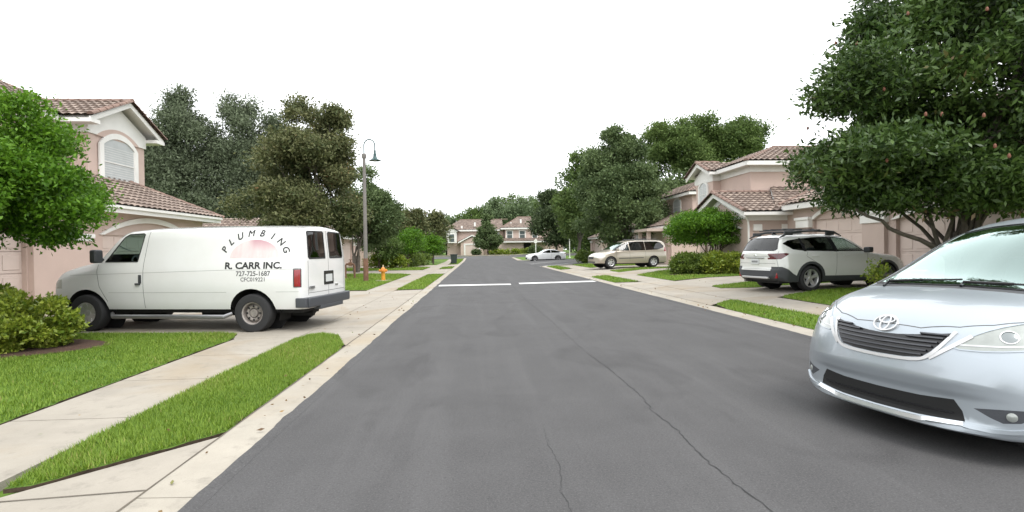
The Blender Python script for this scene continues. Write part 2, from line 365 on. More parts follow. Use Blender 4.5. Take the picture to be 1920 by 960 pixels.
# ------------------------------------------------------------------ houses
def tile_plane(mb, pts, tu=.30, tv=.37, nu=4):
    """roof plane of S-shaped tiles. pts[0]->pts[1] is the eave; appended to mb; returns face count"""
    P = [Vector(p) for p in pts]; u = (P[1]-P[0]).normalized(); n = Vector((0, 0, 0))
    for i in range(len(P)): n += P[i].cross(P[(i+1) % len(P)])
    n.normalize()
    if n.z < 0: n = -n
    v = n.cross(u); c = sum(P, Vector())/len(P)
    if (c-P[0]).dot(v) < 0: v = -v
    U = [(p-P[0]).dot(u) for p in P]; V = [(p-P[0]).dot(v) for p in P]
    du = tu/nu; us = np.arange(min(U)-tu, max(U)+tu, du); rows = int(max(V)/tv)+2
    bm = bmesh.new(); grid = []
    for r in range(rows):
        for top in (0, 1):
            vv = (r+top)*tv-.02+(.004 if top == 0 else 0); hh = .05 if top == 0 else .0
            line = []
            for i, a in enumerate(us):
                ph = (i % nu)/nu; b = .05*math.sin(math.pi*ph*1.0)**1 if ph else 0
                line.append(bm.verts.new(P[0]+u*a+v*vv+n*(hh+b+.02)))
            grid.append(line)
    lay = bm.faces.layers.float.new('rnd')
    for r in range(len(grid)-1):
        for i in range(len(us)-1):
            f = bm.faces.new((grid[r][i], grid[r][i+1], grid[r+1][i+1], grid[r+1][i]))
            rr = random.Random((r//2)*977+(i//nu)*31+int(abs(P[0].x)*10)); f[lay] = rr.random() if r % 2 == 0 else 0.0
    for i in range(len(P)):
        a, b = P[i], P[(i+1) % len(P)]; e = (b-a).normalized(); pn = e.cross(n)
        if (c-a).dot(pn) > 0: pn = -pn
        bmesh.ops.bisect_plane(bm, geom=bm.verts[:]+bm.edges[:]+bm.faces[:], plane_co=a+pn*(.03 if i == 0 else 0), plane_no=pn, clear_outer=True)
    bm.verts.index_update(); base = len(mb.v); mb.v += [tuple(v.co) for v in bm.verts]
    for f in bm.faces: mb.f.append([q.index+base for q in f.verts]); mb.mi.append(0); mb.rnd.append(f[lay])
    bm.free()
    mb.sof = getattr(mb, 'sof', [])+[[p-n*.03 for p in P]]
def cap(mb, a, b, r=.11, seg=.38):
    a, b = Vector(a), Vector(b); L = (b-a).length; n = max(1, int(L/seg)); d = (b-a)/n; s = d.normalized()
    side = s.cross(Vector((0, 0, 1))).normalized(); up = side.cross(s).normalized()
    for i in range(n):
        p0 = a+d*i-s*.03; p1 = a+d*(i+1); vs = []
        for p, rr in ((p0, r*1.12), (p1, r*.9)):
            for k in range(7):
                t = math.pi*k/6; vs.append(p+side*rr*math.cos(t)+up*(rr*math.sin(t)*.9+.03))
        mb.add(vs, [[k, k+1, k+8, k+7] for k in range(6)]+[list(range(7))])
def roof_obj(parent, planes, caps, flat=False):
    mb = MB(); mb.rnd = []
    if flat:
        for p in planes:
            mb.add(p, [list(range(len(p)))]); mb.rnd.append(.5)
    else:
        for p in planes: tile_plane(mb, p)
    o = mb.build('roof', M['tile'], parent, fix=False)
    at = o.data.attributes.new('rnd', 'FLOAT', 'FACE'); at.data.foreach_set('value', mb.rnd)
    if not flat:
        ms = MB()
        for p in mb.sof: ms.add(p, [list(range(len(p)))])
        ms.build('soffit', M['trim'], o)
    for a, b in caps:
        mc = MB(); cap(mc, a, b); mc.build('ridge_cap', M['tilecap'], o)
    return o
def garage_door(parent, X, s, y0, y1, z0, z1):
    """sectional door in the plane x = X facing -s"""
    mb = MB(); h = (z1-z0)/4; rec = .03
    for i in range(4):
        mb.box(X, X+s*.04, y0, y1, z0+i*h+.008, z0+(i+1)*h-.008)
        n = max(3, int((y1-y0)/.6)); w_ = (y1-y0)/n
        for k in range(n): mb.box(X-s*.012, X, y0+k*w_+.07, y0+(k+1)*w_-.07, z0+i*h+.09, z0+(i+1)*h-.09, bev=.01)
    mb.box(X+s*.03, X+s*.06, y0-.05, y1+.05, z0-.05, z1+.5)
    return mb.build('garage_door', M['door'], parent)
def facade_x(parent, X, s, y0, y1, z0, z1, holes, m, th=.25, name='wall'):
    """wall in plane x=X (outer face), thickness away from the street (s = side), rectangular holes (ya,yb,za,zb)"""
    mb = MB(); ys = sorted({y0, y1, *[h[0] for h in holes], *[h[1] for h in holes]})
    for a, b in zip(ys[:-1], ys[1:]):
        c = (a+b)/2; hs = sorted([h for h in holes if h[0] < c < h[1]], key=lambda h: h[2]); z = z0
        for h in hs:
            if h[2] > z+.01: mb.box(X, X+s*th, a, b, z, h[2])
            z = h[3]
        if z1 > z+.01: mb.box(X, X+s*th, a, b, z, z1)
    return mb.build(name, m, parent)
def facade_y(parent, Y, x0, x1, z0, z1, holes, m, th=.25, name='wall'):
    mb = MB(); xs = sorted({x0, x1, *[h[0] for h in holes], *[h[1] for h in holes]})
    for a, b in zip(xs[:-1], xs[1:]):
        c = (a+b)/2; hs = [h for h in holes if h[0] < c < h[1]]; z = z0
        for h in hs:
            if h[2] > z+.01: mb.box(a, b, Y, Y+th, z, h[2])
            z = h[3]
        if z1 > z+.01: mb.box(a, b, Y, Y+th, z, z1)
    return mb.build(name, m, parent)
def arch_pts(yc, hw, z0, rise, n=14):
    """points of a segmental arch, from left to right"""
    r = (hw*hw+rise*rise)/(2*rise); cz = z0+rise-r; a0 = math.asin(min(1, hw/r))
    return [(yc+r*math.sin(-a0+2*a0*i/n), cz+r*math.cos(-a0+2*a0*i/n)) for i in range(n+1)]
def arch_trim(parent, X, s, yc, hw, z0, rise, wd, name='arch_trim', proud=.06, m=None):
    a = arch_pts(yc, hw, z0, rise); b = arch_pts(yc, hw+wd, z0, rise+wd*.9)
    mb = MB()
    for i in range(len(a)-1):
        mb.prism([(X-s*proud, *a[i]), (X-s*proud, *a[i+1]), (X-s*proud, *b[i+1]), (X-s*proud, *b[i])], (s*(proud+.02), 0, 0))
    return mb.build(name, m or M['trim'], parent)
def arch_fill(parent, X, s, yc, hw, z0, rise, m, th=.1, name='wall_panel'):
    a = arch_pts(yc, hw, z0, rise); mb = MB(); mb.prism([(X, *p) for p in a], (s*th, 0, 0)); return mb.build(name, m, parent)
def spandrel(parent, X, s, yc, hw, z0, rise, zt, m, th=.2):
    a = arch_pts(yc, hw, z0, rise); mb = MB()
    for p, q in zip(a[:-1], a[1:]): mb.prism([(X, *p), (X, *q), (X, q[0], zt), (X, p[0], zt)], (s*th, 0, 0))
    mb.build('wall', m, parent)
def window_x(parent, X, s, y0, y1, z0, z1, rise=0, tw=.16, blinds=True, rails=1, mull=0):
    """window in an x-plane with white surround; arched head when rise > 0"""
    mb = MB(); p = .05
    yc, hw = (y0+y1)/2, (y1-y0)/2
    mb.box(X-s*p, X+s*.02, y0-tw, y0, z0-tw*.6, z1); mb.box(X-s*p, X+s*.02, y1, y1+tw, z0-tw*.6, z1); mb.box(X-s*(p+.03), X+s*.02, y0, y1, z0-tw*.6, z0)
    if rise:
        a = arch_pts(yc, hw, z1, rise); b = arch_pts(yc, hw+tw, z1, rise+tw)
        for i in range(len(a)-1): mb.prism([(X-s*p, *a[i]), (X-s*p, *a[i+1]), (X-s*p, *b[i+1]), (X-s*p, *b[i])], (s*(p+.02), 0, 0))
    else: mb.box(X-s*p, X+s*.02, y0-tw, y1+tw, z1, z1+tw)
    wn = mb.build('window', M['trim'], parent)
    g = MB(); pts = [(y0, z0), (y1, z0)]+([(q[0], q[1]) for q in reversed(arch_pts(yc, hw, z1, rise))] if rise else [(y1, z1), (y0, z1)])
    g.prism([(X-s*.012, *q) for q in pts], (s*.03, 0, 0)); g.build('pane', M['blind'] if blinds else M['wglass'], wn)
    f = MB(); t = .03
    for i in range(1, rails+1):
        z = z0+(z1+rise*.6-z0)*i/(rails+1); f.box(X-s*.035, X+s*.0, y0, y1, z-t/2, z+t/2)
    for i in range(1, mull+1):
        y = y0+(y1-y0)*i/(mull+1); f.box(X-s*.03, X+s*.0, y-t/2, y+t/2, z0, z1+rise*.7)
    f.box(X-s*.035, X, y0, y0+t, z0, z1); f.box(X-s*.035, X, y1-t, y1, z0, z1); f.box(X-s*.03, X, y0, y1, z0, z0+t)
    if blinds:
        k = int((z1-z0)/.09)
        for i in range(k): f.box(X-s*.016, X-s*.0125, y0+t, y1-t, z0+.05+i*.09, z0+.062+i*.09)
    f.build('frame', M['trim'], wn)
    return wn
def column(parent, X, s, y0, y1, z0, zc0, zc1, proud=.14, m='pink'):
    mb = MB(); mb.box(X-s*proud, X+s*.01, y0, y1, z0, zc0); c = mb.build('column', M[m], parent)
    c2 = MB(); c2.box(X-s*(proud+.05), X+s*.012, y0-.05, y1+.05, zc0, zc1-.12, bev=.01); c2.box(X-s*(proud+.10), X+s*.014, y0-.10, y1+.10, zc1-.12, zc1, bev=.02)
    c2.build('capital', M['trim'], c)
def box_part(parent, name, m, *boxes, bev=0):
    mb = MB()
    for b in boxes: mb.box(*b, bev=bev)
    return mb.build(name, m, parent)

# --- left townhouse
def left_house():
    h = empty('townhouse', (-14, 12, -.06), 'two storey pink townhouse with an arched window gable behind the white work van', 'townhouse', group=None)
    h.location = (0, 0, 0)
    z0 = -.12; X = -11.5; s = -1
    facade_x(h, X, s, 2, 23.2, z0, 2.84, [(17.2, 22.1, z0, 2.62), (9.4, 14.4, z0, 2.62)], M['pink'])
    for a, b in ((17.2, 22.1), (9.4, 14.4)):
        garage_door(h, X-.12, s, a, b, z0+.03, 2.12)
        box_part(h, 'door_header', M['door'], (X-.10, X-.24, a, b, 2.12, 2.2))
        arch_fill(h, X-.06, s, (a+b)/2, (b-a)/2, 2.08, .5, M['tan'])
        arch_trim(h, X, s, (a+b)/2, (b-a)/2-.02, 2.08, .46, .2, proud=.05); spandrel(h, X+.004, s, (a+b)/2, (b-a)/2, 2.08, .46, 2.62, M['pink'])
    column(h, X, s, 14.45, 16.45, z0, 1.86, 2.07)
    column(h, X, s, 22.3, 23.1, z0, 1.86, 2.07)
    facade_y(h, 22.95, -24, -11.75, z0, 2.84, [], M['pink'])
    # lower roof over the garages
    e = 2.95
    roof_obj(h, [[(-10.95, 23.8, e), (-10.95, 0, e), (-14.6, 0, e+1.65), (-14.6, 22.3, e+1.65)], [(-14.6, 23.8, e), (-10.95, 23.8, e), (-14.6, 22.3, e+1.65)]],
             [((-10.95, 23.8, e), (-14.6, 22.3, e+1.65))])
    box_part(h, 'fascia', M['trim'], (-11.0, -11.04, 0, 23.75, e-.2, e+.02), (-10.92, -11.0, 0, 23.75, e-.06, e+.03), (-11.04, -14, 23.7, 23.75, e-.2, e+.02), (-11.05, -11.5, 0, 23.7, e-.12, e-.09))
    # upper storey with the gabled bay
    facade_x(h, -15, s, 2, 23.6, 2.9, 6.3, [], M['pink']); facade_y(h, 23.35, -24, -15.25, 2.9, 6.3, [], M['pink'])
    facade_x(h, -14, s, 20.25, 23.55, 2.9, 5.98, [], M['pink'], th=1.0)
    yc = 21.95
    g = MB(); g.prism([(-13.94, 20.2, 5.9), (-13.94, 23.6, 5.9), (-13.94, 23.6, 6.36), (-13.94, yc, 7.16), (-13.94, 20.2, 6.34)], (-1.1, 0, 0)); g.build('gable', M['trim'], h)
    arch_fill(h, -13.93, s, 21.88, 1.25, 5.88, .42, M['pink'], th=.05)
    window_x(h, -13.95, s, 20.98, 22.78, 4.15, 5.62, rise=.32, tw=.22, rails=1)
    pk = 7.42
    roof_obj(h, [[(-13.5, 19.75, 6.36), (-18, 19.75, 6.36), (-18, yc, pk), (-13.5, yc, pk)], [(-18, 24.15, 6.36), (-13.5, 24.15, 6.36), (-13.5, yc, pk), (-18, yc, pk)]],
             [((-13.45, yc, pk+.02), (-17, yc, pk+.02)), ((-13.5, 19.75, 6.40), (-13.5, yc, pk)), ((-13.5, 24.15, 6.40), (-13.5, yc, pk))])
    mb = MB()
    for ya in (19.75, 24.15): mb.prism([(-13.52, ya, 6.36), (-13.52, yc, pk), (-13.52, yc, pk-.2), (-13.52, ya, 6.16)], (-.06, 0, 0))
    mb.box(-13.5, -15, 19.72, 20.2, 6.16, 6.3); mb.box(-13.5, -15, 23.6, 24.17, 6.16, 6.3); mb.build('rake_board', M['trim'], h)
    e2 = 6.38
    roof_obj(h, [[(-14.5, 24.2, e2), (-14.5, 0, e2), (-19.7, 0, e2+2.5), (-19.7, 19, e2+2.5)], [(-24.9, 24.2, e2), (-14.5, 24.2, e2), (-19.7, 19, e2+2.5)]],
             [((-14.5, 24.2, e2), (-19.7, 19, e2+2.5))])
    box_part(h, 'fascia', M['trim'], (-14.54, -14.6, 0, 24.15, e2-.22, e2+.0), (-14.6, -15, 0, 24.15, e2-.2, e2-.15), (-14.6, -24, 24.1, 24.16, e2-.22, e2), (-14.9, -15.0, 2, 20.2, e2-.5, e2-.22))
left_house()
# --- right townhouse: garage wing, second garage row, upper storey with gabled bay
def right_house():
    h = empty('townhouse', (0, 0, 0), 'two storey pink townhouse with tiled hip roofs behind the white station wagon', 'townhouse')
    z0 = .1; s = 1; X = 12.2
    facade_x(h, X, s, 23.3, 28.6, z0, 2.9, [(23.95, 27.9, z0, 2.5)], M['pink'])
    garage_door(h, X+.12, s, 23.95, 27.9, z0+.03, 2.3); arch_fill(h, X+.06, s, 25.92, 1.98, 2.28, .42, M['pink'])
    arch_trim(h, X, s, 25.92, 1.98, 2.28, .2, .16, proud=.05); spandrel(h, X-.004, s, 25.92, 1.975, 2.28, .2, 2.5, M['pink'])
    facade_y(h, 23.3, X+.25, 14.1, z0, 2.9, [], M['tan'])
    for xa, xb in ((12.42, 12.82), (13.75, 14.1)): box_part(h, 'vent', M['trim'], (xa, xb, 23.24, 23.3, 2.16, 2.45), bev=.01)
    box_part(h, 'frieze', M['trim'], (X-.03, 14.0, 23.25, 23.3, 2.62, 2.9), (X-.05, X, 23.26, 28.6, 2.72, 2.9))
    dp = MB(); dp.tube([(11.86, 22.98, 2.88), (11.95, 23.05, 2.75), (12.14, 23.2, 2.6), (12.17, 23.22, 2.4), (12.17, 23.22, .25)], .045, 8); dp.build('downspout', M['trim'], h, smooth=True)
    e = 2.98; yc = 25.95; pk = 4.12
    roof_obj(h, [[(11.75, 22.85, e), (15.5, 22.85, e), (15.5, yc, pk), (11.75, yc, pk)], [(15.5, 29.05, e), (11.75, 29.05, e), (11.75, yc, pk), (15.5, yc, pk)],
                 [(13.3, 22.95, e+.03), (23, 22.95, e+.03), (23, 26.9, 4.75), (15.2, 26.9, 4.75)]],
             [((11.72, yc, pk+.02), (14.6, yc, pk+.02)), ((11.75, 22.85, e+.04), (11.75, yc, pk)), ((11.75, 29.05, e+.04), (11.75, yc, pk))])
    mb = MB()
    for ya in (22.85, 29.05): mb.prism([(11.78, ya, e), (11.78, yc, pk), (11.78, yc, pk-.22), (11.78, ya, e-.22)], (.06, 0, 0))
    mb.build('rake_board', M['trim'], h)
    g = MB(); g.prism([(X-.01, 23.3, 2.9), (X-.01, 28.6, 2.9), (X-.01, yc, 3.87)], (.25, 0, 0)); g.build('gable', M['pink'], h)
    g = MB(); g.prism([(X-.04, 23.2, 2.74), (X-.04, 23.75, 2.74), (X-.04, yc, 3.62), (X-.04, 28.15, 2.74), (X-.04, 28.7, 2.74), (X-.04, yc, 3.9)], (.03, 0, 0)); g.build('gable_trim', M['trim'], h)
    box_part(h, 'gutter', M['trim'], (11.75, 14.2, 22.80, 22.87, e-.14, e+.0), (11.8, 14.1, 22.87, 23.3, e-.14, e-.11), bev=0)
    # street-facing garages nearer the camera
    X2 = 14.0
    facade_x(h, X2, s, 4, 23.28, z0, 3.15, [(18.5, 21.4, z0, 2.95), (12.2, 17.0, z0, 2.6), (5.5, 10.3, z0, 2.6)], M['tan'])
    for a, b, zt, r_ in ((18.5, 21.4, 2.52, .36), (12.2, 17.0, 2.3, .3), (5.5, 10.3, 2.3, .3)):
        garage_door(h, X2+.14, s, a, b, z0+.03, zt); arch_fill(h, X2+.06, s, (a+b)/2, (b-a)/2, zt, r_, M['tan'])
        arch_trim(h, X2, s, (a+b)/2, (b-a)/2-.02, zt, r_, .2, proud=.07); spandrel(h, X2-.004, s, (a+b)/2, (b-a)/2, zt, r_-.02, 2.95 if zt > 2.4 else 2.6, M['tan'])
    column(h, X2, s, 17.35, 18.4, z0, 2.22, 2.66, m='tan'); column(h, X2, s, 21.5, 22.3, z0, 2.22, 2.66, m='tan'); column(h, X2, s, 10.6, 11.9, z0, 2.22, 2.66, m='tan')
    roof_obj(h, [[(13.5, 3, 3.24), (13.5, 22.95, 3.24), (17.4, 22.0, 5.0), (17.4, 3, 5.0)]], [((13.5, 22.95, 3.26), (17.4, 22.0, 5.02))])
    box_part(h, 'fascia', M['trim'], (13.52, 13.58, 3, 22.9, 3.02, 3.24), (13.58, 14, 3, 22.9, 3.04, 3.08), (13.6, 16, 22.86, 22.92, 3.02, 3.24))
    # upper storey
    facade_x(h, 13.75, s, 26.0, 31.6, 3.0, 5.5, [], M['pink']); facade_y(h, 26.0, 14.0, 23, 3.0, 5.5, [], M['pink'])
    facade_x(h, 13.3, s, 29.3, 31.6, 2.9, 5.2, [], M['pink'], th=.45)
    box_part(h, 'frieze', M['trim'], (13.7, 13.76, 26, 29.3, 5.2, 5.5), (13.71, 23, 25.95, 26.0, 5.2, 5.5), (13.27, 13.3, 29.27, 31.62, 5.16, 5.5), (13.3, 13.7, 29.27, 29.3, 5.16, 5.5))
    yb = 30.5
    g = MB(); g.prism([(13.26, 29.25, 5.2), (13.26, 31.75, 5.2), (13.26, 31.75, 5.5), (13.26, yb, 6.08), (13.26, 29.25, 5.5)], (.5, 0, 0)); g.build('gable', M['trim'], h)
    window_x(h, 13.28, s, 30.0, 31.05, 3.95, 4.95, rise=.25, tw=.14, rails=1, mull=1)
    e2 = 5.68
    roof_obj(h, [[(12.85, 28.85, e2-.05), (16.5, 28.85, e2-.05), (16.5, yb, 6.35), (12.85, yb, 6.35)], [(16.5, 32.15, e2-.05), (12.85, 32.15, e2-.05), (12.85, yb, 6.35), (16.5, yb, 6.35)],
                 [(13.3, 32, e2), (13.3, 25.55, e2), (16.5, 28.75, e2+1.22), (16.5, 32, e2+1.22)], [(13.3, 25.55, e2), (24, 25.55, e2), (24, 28.75, e2+1.22), (16.5, 28.75, e2+1.22)]],
             [((13.3, 25.55, e2), (16.5, 28.75, e2+1.22)), ((16.5, 28.75, e2+1.24), (24, 28.75, e2+1.24)), ((12.82, yb, 6.36), (14.2, yb, 6.36)), ((12.85, 28.85, e2-.02), (12.85, yb, 6.35)), ((12.85, 32.15, e2-.02), (12.85, yb, 6.35))])
    mb = MB()
    for ya in (28.85, 32.15): mb.prism([(12.88, ya, e2-.06), (12.88, yb, 6.33), (12.88, yb, 6.12), (12.88, ya, e2-.26)], (.05, 0, 0))
    mb.build('rake_board', M['trim'], h)
    box_part(h, 'gutter', M['trim'], (13.28, 13.36, 25.55, 28.85, e2-.2, e2), (13.3, 24, 25.5, 25.58, e2-.2, e2), (13.36, 14, 25.58, 29, e2-.18, e2-.15), (14, 24, 25.58, 26, e2-.18, e2-.15), (12.9, 13.3, 28.82, 28.88, e2-.2, e2-.05))
    # upper storey of the nearer half, seen through the magnolia
    facade_x(h, 17.4, s, 3, 21.8, 3.0, 5.6, [], M['pink']); 
    for y in (6, 12.5, 18): window_x(h, 17.38, s, y, y+1.5, 4.95, 5.4, tw=.12)
    roof_obj(h, [[(16.9, 2, 5.75), (16.9, 22.3, 5.75), (20, 19.2, 7.1), (20, 2, 7.1)], [(16.9, 22.3, 5.75), (24, 22.3, 5.75), (24, 19.2, 7.1), (20, 19.2, 7.1)]], [((16.9, 22.3, 5.75), (20, 19.2, 7.1))])
    box_part(h, 'fascia', M['trim'], (16.92, 17.0, 2, 22.25, 5.53, 5.75))
right_house()
# --- simpler row houses farther along both sides
def row_house(s, X, y0, y1, zb, label, up=True, porch=False, two=True):
    h = empty('townhouse', (0, 0, 0), label, 'townhouse')
    D = (y1-y0); holes = []; n = max(1, int(D/6.5))
    for i in range(n):
        a = y0+D*(i+.5)/n-2.2; holes.append((a, a+4.4, zb, zb+2.45))
    facade_x(h, s*X, s, y0, y1, zb, zb+2.8, holes, M['pink'])
    facade_y(h, y0-.25, s*X, s*(X+9), zb, zb+2.8, [], M['pink'])
    for a, b, _, _ in holes: garage_door(h, s*(X+.12), s, a, b, zb+.02, zb+2.3)
    for i in range(n+1):
        y = min(max(y0+D*i/n, y0+.5), y1-.5); column(h, s*X, s, y-.5, y+.5, zb, zb+2.1, zb+2.4)
    e = zb+2.9
    roof_obj(h, [[(s*(X-.5), y0-.5, e), (s*(X-.5), y1+.5, e), (s*(X+2.7), y1+.5, e+1.3), (s*(X+2.7), y0+2.5, e+1.3)], [(s*(X-.5), y0-.5, e), (s*(X+9), y0-.5, e), (s*(X+9), y0+2.5, e+1.3), (s*(X+2.7), y0+2.5, e+1.3)]], [((s*(X-.5), y0-.5, e), (s*(X+2.7), y0+2.5, e+1.3))])
    box_part(h, 'fascia', M['trim'], (s*(X-.46), s*(X-.40), y0-.5, y1+.5, e-.22, e), (s*(X-.4), s*(X+9), y0-.48, y0-.42, e-.22, e))
    if up:
        facade_x(h, s*(X+2.6), s, y0+2.4, y1, zb+2.9, zb+5.5, [], M['pink']); facade_y(h, y0+2.15, s*(X+2.6), s*(X+9), zb+2.9, zb+5.5, [], M['pink'])
        for i in range(n): window_x(h, s*(X+2.58), s, y0+2.4+(D-3)*(i+.5)/n-.7, y0+2.4+(D-3)*(i+.5)/n+.7, zb+4.1, zb+5.1, rise=.2, rails=1)
        e2 = zb+5.6
        roof_obj(h, [[(s*(X+2.1), y0+1.7, e2), (s*(X+2.1), y1+.5, e2), (s*(X+5.6), y1+.5, e2+1.5), (s*(X+5.6), y0+5.2, e2+1.5)], [(s*(X+2.1), y0+1.7, e2), (s*(X+9.1), y0+1.7, e2), (s*(X+5.6), y0+5.2, e2+1.5)]], [((s*(X+2.1), y0+1.7, e2), (s*(X+5.6), y0+5.2, e2+1.5))])
        box_part(h, 'fascia', M['trim'], (s*(X+2.14), s*(X+2.2), y0+1.7, y1+.5, e2-.22, e2), (s*(X+2.2), s*(X+9), y0+1.72, y0+1.78, e2-.22, e2))
    if porch:
        mb = MB()
        for y in (y0+.3, y0+2.4): mb.box(s*(X-1.6), s*(X-1.35), y, y+.25, zb, zb+2.5)
        mb.box(s*(X-1.8), s*X, y0-.2, y0+3, zb+2.5, zb+2.7); mb.build('porch', M['tan'], h)
    return h
row_house(-1, 12.3, 40.5, 54.5, -.06, 'long pink garage row behind the street lamp and brown leaved trees', up=False)
row_house(-1, 12.3, 58, 78, -.06, 'pink garages farther back behind the clipped green trees on the left', up=False)
row_house(1, 14.2, 38.5, 53, .17, 'brownish pink house with porch behind the gold minivan', porch=True)
row_house(1, 19, 71, 88, .3, 'low pink house beyond the white sedan at the end of the side street', up=False)
# --- the house closing the street
def far_house():
    h = empty('townhouse', (0, 0, 0), 'long two storey pink townhouse closing the end of the street', 'townhouse')
    z = .5; Y = 105
    def wy(x0, x1, y, za, zb_, m='pink', nm='wall'): return facade_y(h, y, x0, x1, za, zb_, [], M[m], name=nm)
    wy(-6.2, 5.2, Y+1.5, z, 5.3); wy(5.2, 17, Y, z, 5.6); facade_x(h, -6.2, 1, Y+1.5, Y+12, z, 5.3, [], M['pink']); facade_x(h, 5.2, 1, Y, Y+1.5, z, 5.6, [], M['pink'])
    roof_obj(h, [[(-6.8, Y+1, 5.5), (5.2, Y+1, 5.5), (5.2, Y+6, 7.7), (-3.5, Y+6, 7.7)], [(4.6, Y-.5, 5.75), (17.6, Y-.5, 5.75), (13, Y+5, 8.1), (8.4, Y+5, 8.1)], [(4.6, Y+10, 5.75), (4.6, Y-.5, 5.75), (8.4, Y+5, 8.1)], [(-6.8, Y+12, 5.5), (-6.8, Y+1, 5.5), (-3.5, Y+6, 7.7)]],
             [((4.6, Y-.5, 5.75), (8.4, Y+5, 8.1)), ((-3.5, Y+6, 7.75), (6.4, Y+6, 7.75)), ((8.4, Y+5, 8.15), (13, Y+5, 8.15))])
    box_part(h, 'fascia', M['trim'], (-6.8, 4.6, Y+1, Y+1.08, 5.2, 5.5), (4.5, 17.6, Y-.5, Y-.42, 5.45, 5.75), (4.5, 4.6, Y-.5, Y+1, 5.45, 5.75))
    # gabled bay at the left end
    wy(-6.0, -4.0, Y+.4, z+2.4, 5.1, 'trim', 'bay'); g = MB(); g.prism([(-6.3, Y+.3, 5.1), (-3.7, Y+.3, 5.1), (-5, Y+.3, 6.0)], (0, 1.2, 0)); g.build('gable', M['trim'], h)
    roof_obj(h, [[(-3.4, Y, 5.1), (-3.4, Y+2.5, 5.1), (-5, Y+2.5, 6.2), (-5, Y, 6.2)], [(-6.6, Y+2.5, 5.1), (-6.6, Y, 5.1), (-5, Y, 6.2), (-5, Y+2.5, 6.2)]], [])
    def win(x0, x1, z0_, z1, y, tw=.18):
        f = box_part(h, 'window', M['trim'], (x0-tw, x0, y-.06, y, z0_-tw, z1+tw), (x1, x1+tw, y-.06, y, z0_-tw, z1+tw), (x0, x1, y-.06, y, z1, z1+tw), (x0, x1, y-.06, y, z0_-tw, z0_), (x0, x1, y-.05, y, (z0_+z1)/2-.03, (z0_+z1)/2+.03))
        box_part(f, 'pane', M['wglass'], (x0, x1, y-.03, y-.005, z0_, z1))
    win(-5.5, -4.5, 3.1, 4.6, Y+.4); win(5.9, 6.9, 3.7, 5.1, Y); win(8.4, 9.4, 3.7, 5.1, Y); win(11, 11.8, 3.6, 5.0, Y); win(3.9, 4.4, 4.4, 4.9, Y+1.5, .08)
    # garage entry with its own gable
    wy(-3.2, 1.2, Y-1.2, z, 3.0); facade_x(h, -3.2, 1, Y-1, Y+1.5, z, 3.0, [], M['pink'])
    g = MB(); g.prism([(-3.2, Y-1.22, 3.0), (1.2, Y-1.22, 3.0), (-1, Y-1.22, 4.0)], (0, .3, 0)); g.build('gable', M['pink'], h)
    mb = MB()
    for sx in (-3.7, 1.7): mb.prism([(sx, Y-1.5, 2.8), (-1, Y-1.5, 4.2), (-1, Y-1.5, 4.45), (sx, Y-1.5, 3.05)], (0, .1, 0))
    mb.box(-2.6, -2.3, Y-1.32, Y-1.2, z, 2.5); mb.box(.3, .6, Y-1.32, Y-1.2, z, 2.5); mb.box(-2.6, .6, Y-1.32, Y-1.2, 2.5, 2.75); mb.build('gable_trim', M['trim'], h)
    roof_obj(h, [[(-3.8, Y+2, 3.0), (-3.8, Y-1.5, 3.0), (-1, Y-1.5, 4.4), (-1, Y+2, 4.4)], [(1.8, Y-1.5, 3.0), (1.8, Y+2, 3.0), (-1, Y+2, 4.4), (-1, Y-1.5, 4.4)], [(5, Y-1.6, 3.1), (14, Y-1.6, 3.1), (14, Y, 3.7), (5, Y, 3.7)]], [])
    d = MB(); d.box(-2.3, .3, Y-1.26, Y-1.21, z, 2.5); d.build('garage_door', M['door'], h)
    for x, z_ in ((-3.2, 6.0), (-.6, 6.7), (6.6, 6.6), (8.6, 7.2), (11.2, 6.8)): box_part(h, 'roof_vent', M['trim'], (x, x+.35, Y+1.6, Y+1.95, z_-.5, z_+.3))
    box_part(h, 'fascia', M['trim'], (5, 14, Y-1.6, Y-1.5, 2.85, 3.1)); box_part(h, 'doorway', M['dark'], (9.2, 10.6, Y-.04, Y+.02, z, 2.7)); wy(2.0, 9.0, Y-.8, z, 2.85, 'tan', 'wall')
far_house()
# ------------------------------------------------------------------ vehicles
def car_paint(name, col, metal=0., rough=.28, dirt=.16, coat=1.):
    m = bpy.data.materials.new(name); m.use_nodes = True; n = m.node_tree; b = n.nodes['Principled BSDF']; o = n.nodes['Material Output']
    b.inputs['Base Color'].default_value = (*col, 1); b.inputs['Metallic'].default_value = metal; b.inputs['Roughness'].default_value = rough
    b.inputs['Coat Weight'].default_value = coat; b.inputs['Coat Roughness'].default_value = .04
    g = n.nodes.new('ShaderNodeNewGeometry')
    n.links.new(mixrgb(n, ramp(n, noise(n, g.outputs['Position'], 2.2, 5, .7), .4, .8, (0, 0, 0), (dirt, dirt, dirt)), col, (col[0]*.72, col[1]*.68, col[2]*.6)), b.inputs['Base Color'])
    d = n.nodes.new('ShaderNodeBsdfDiffuse'); d.inputs[0].default_value = (.035, .035, .037, 1)      # trim on the inside of the shell
    mx = n.nodes.new('ShaderNodeMixShader'); n.links.new(g.outputs['Backfacing'], mx.inputs[0]); n.links.new(b.outputs[0], mx.inputs[1]); n.links.new(d.outputs[0], mx.inputs[2])
    n.links.new(mx.outputs[0], o.inputs[0]); return m
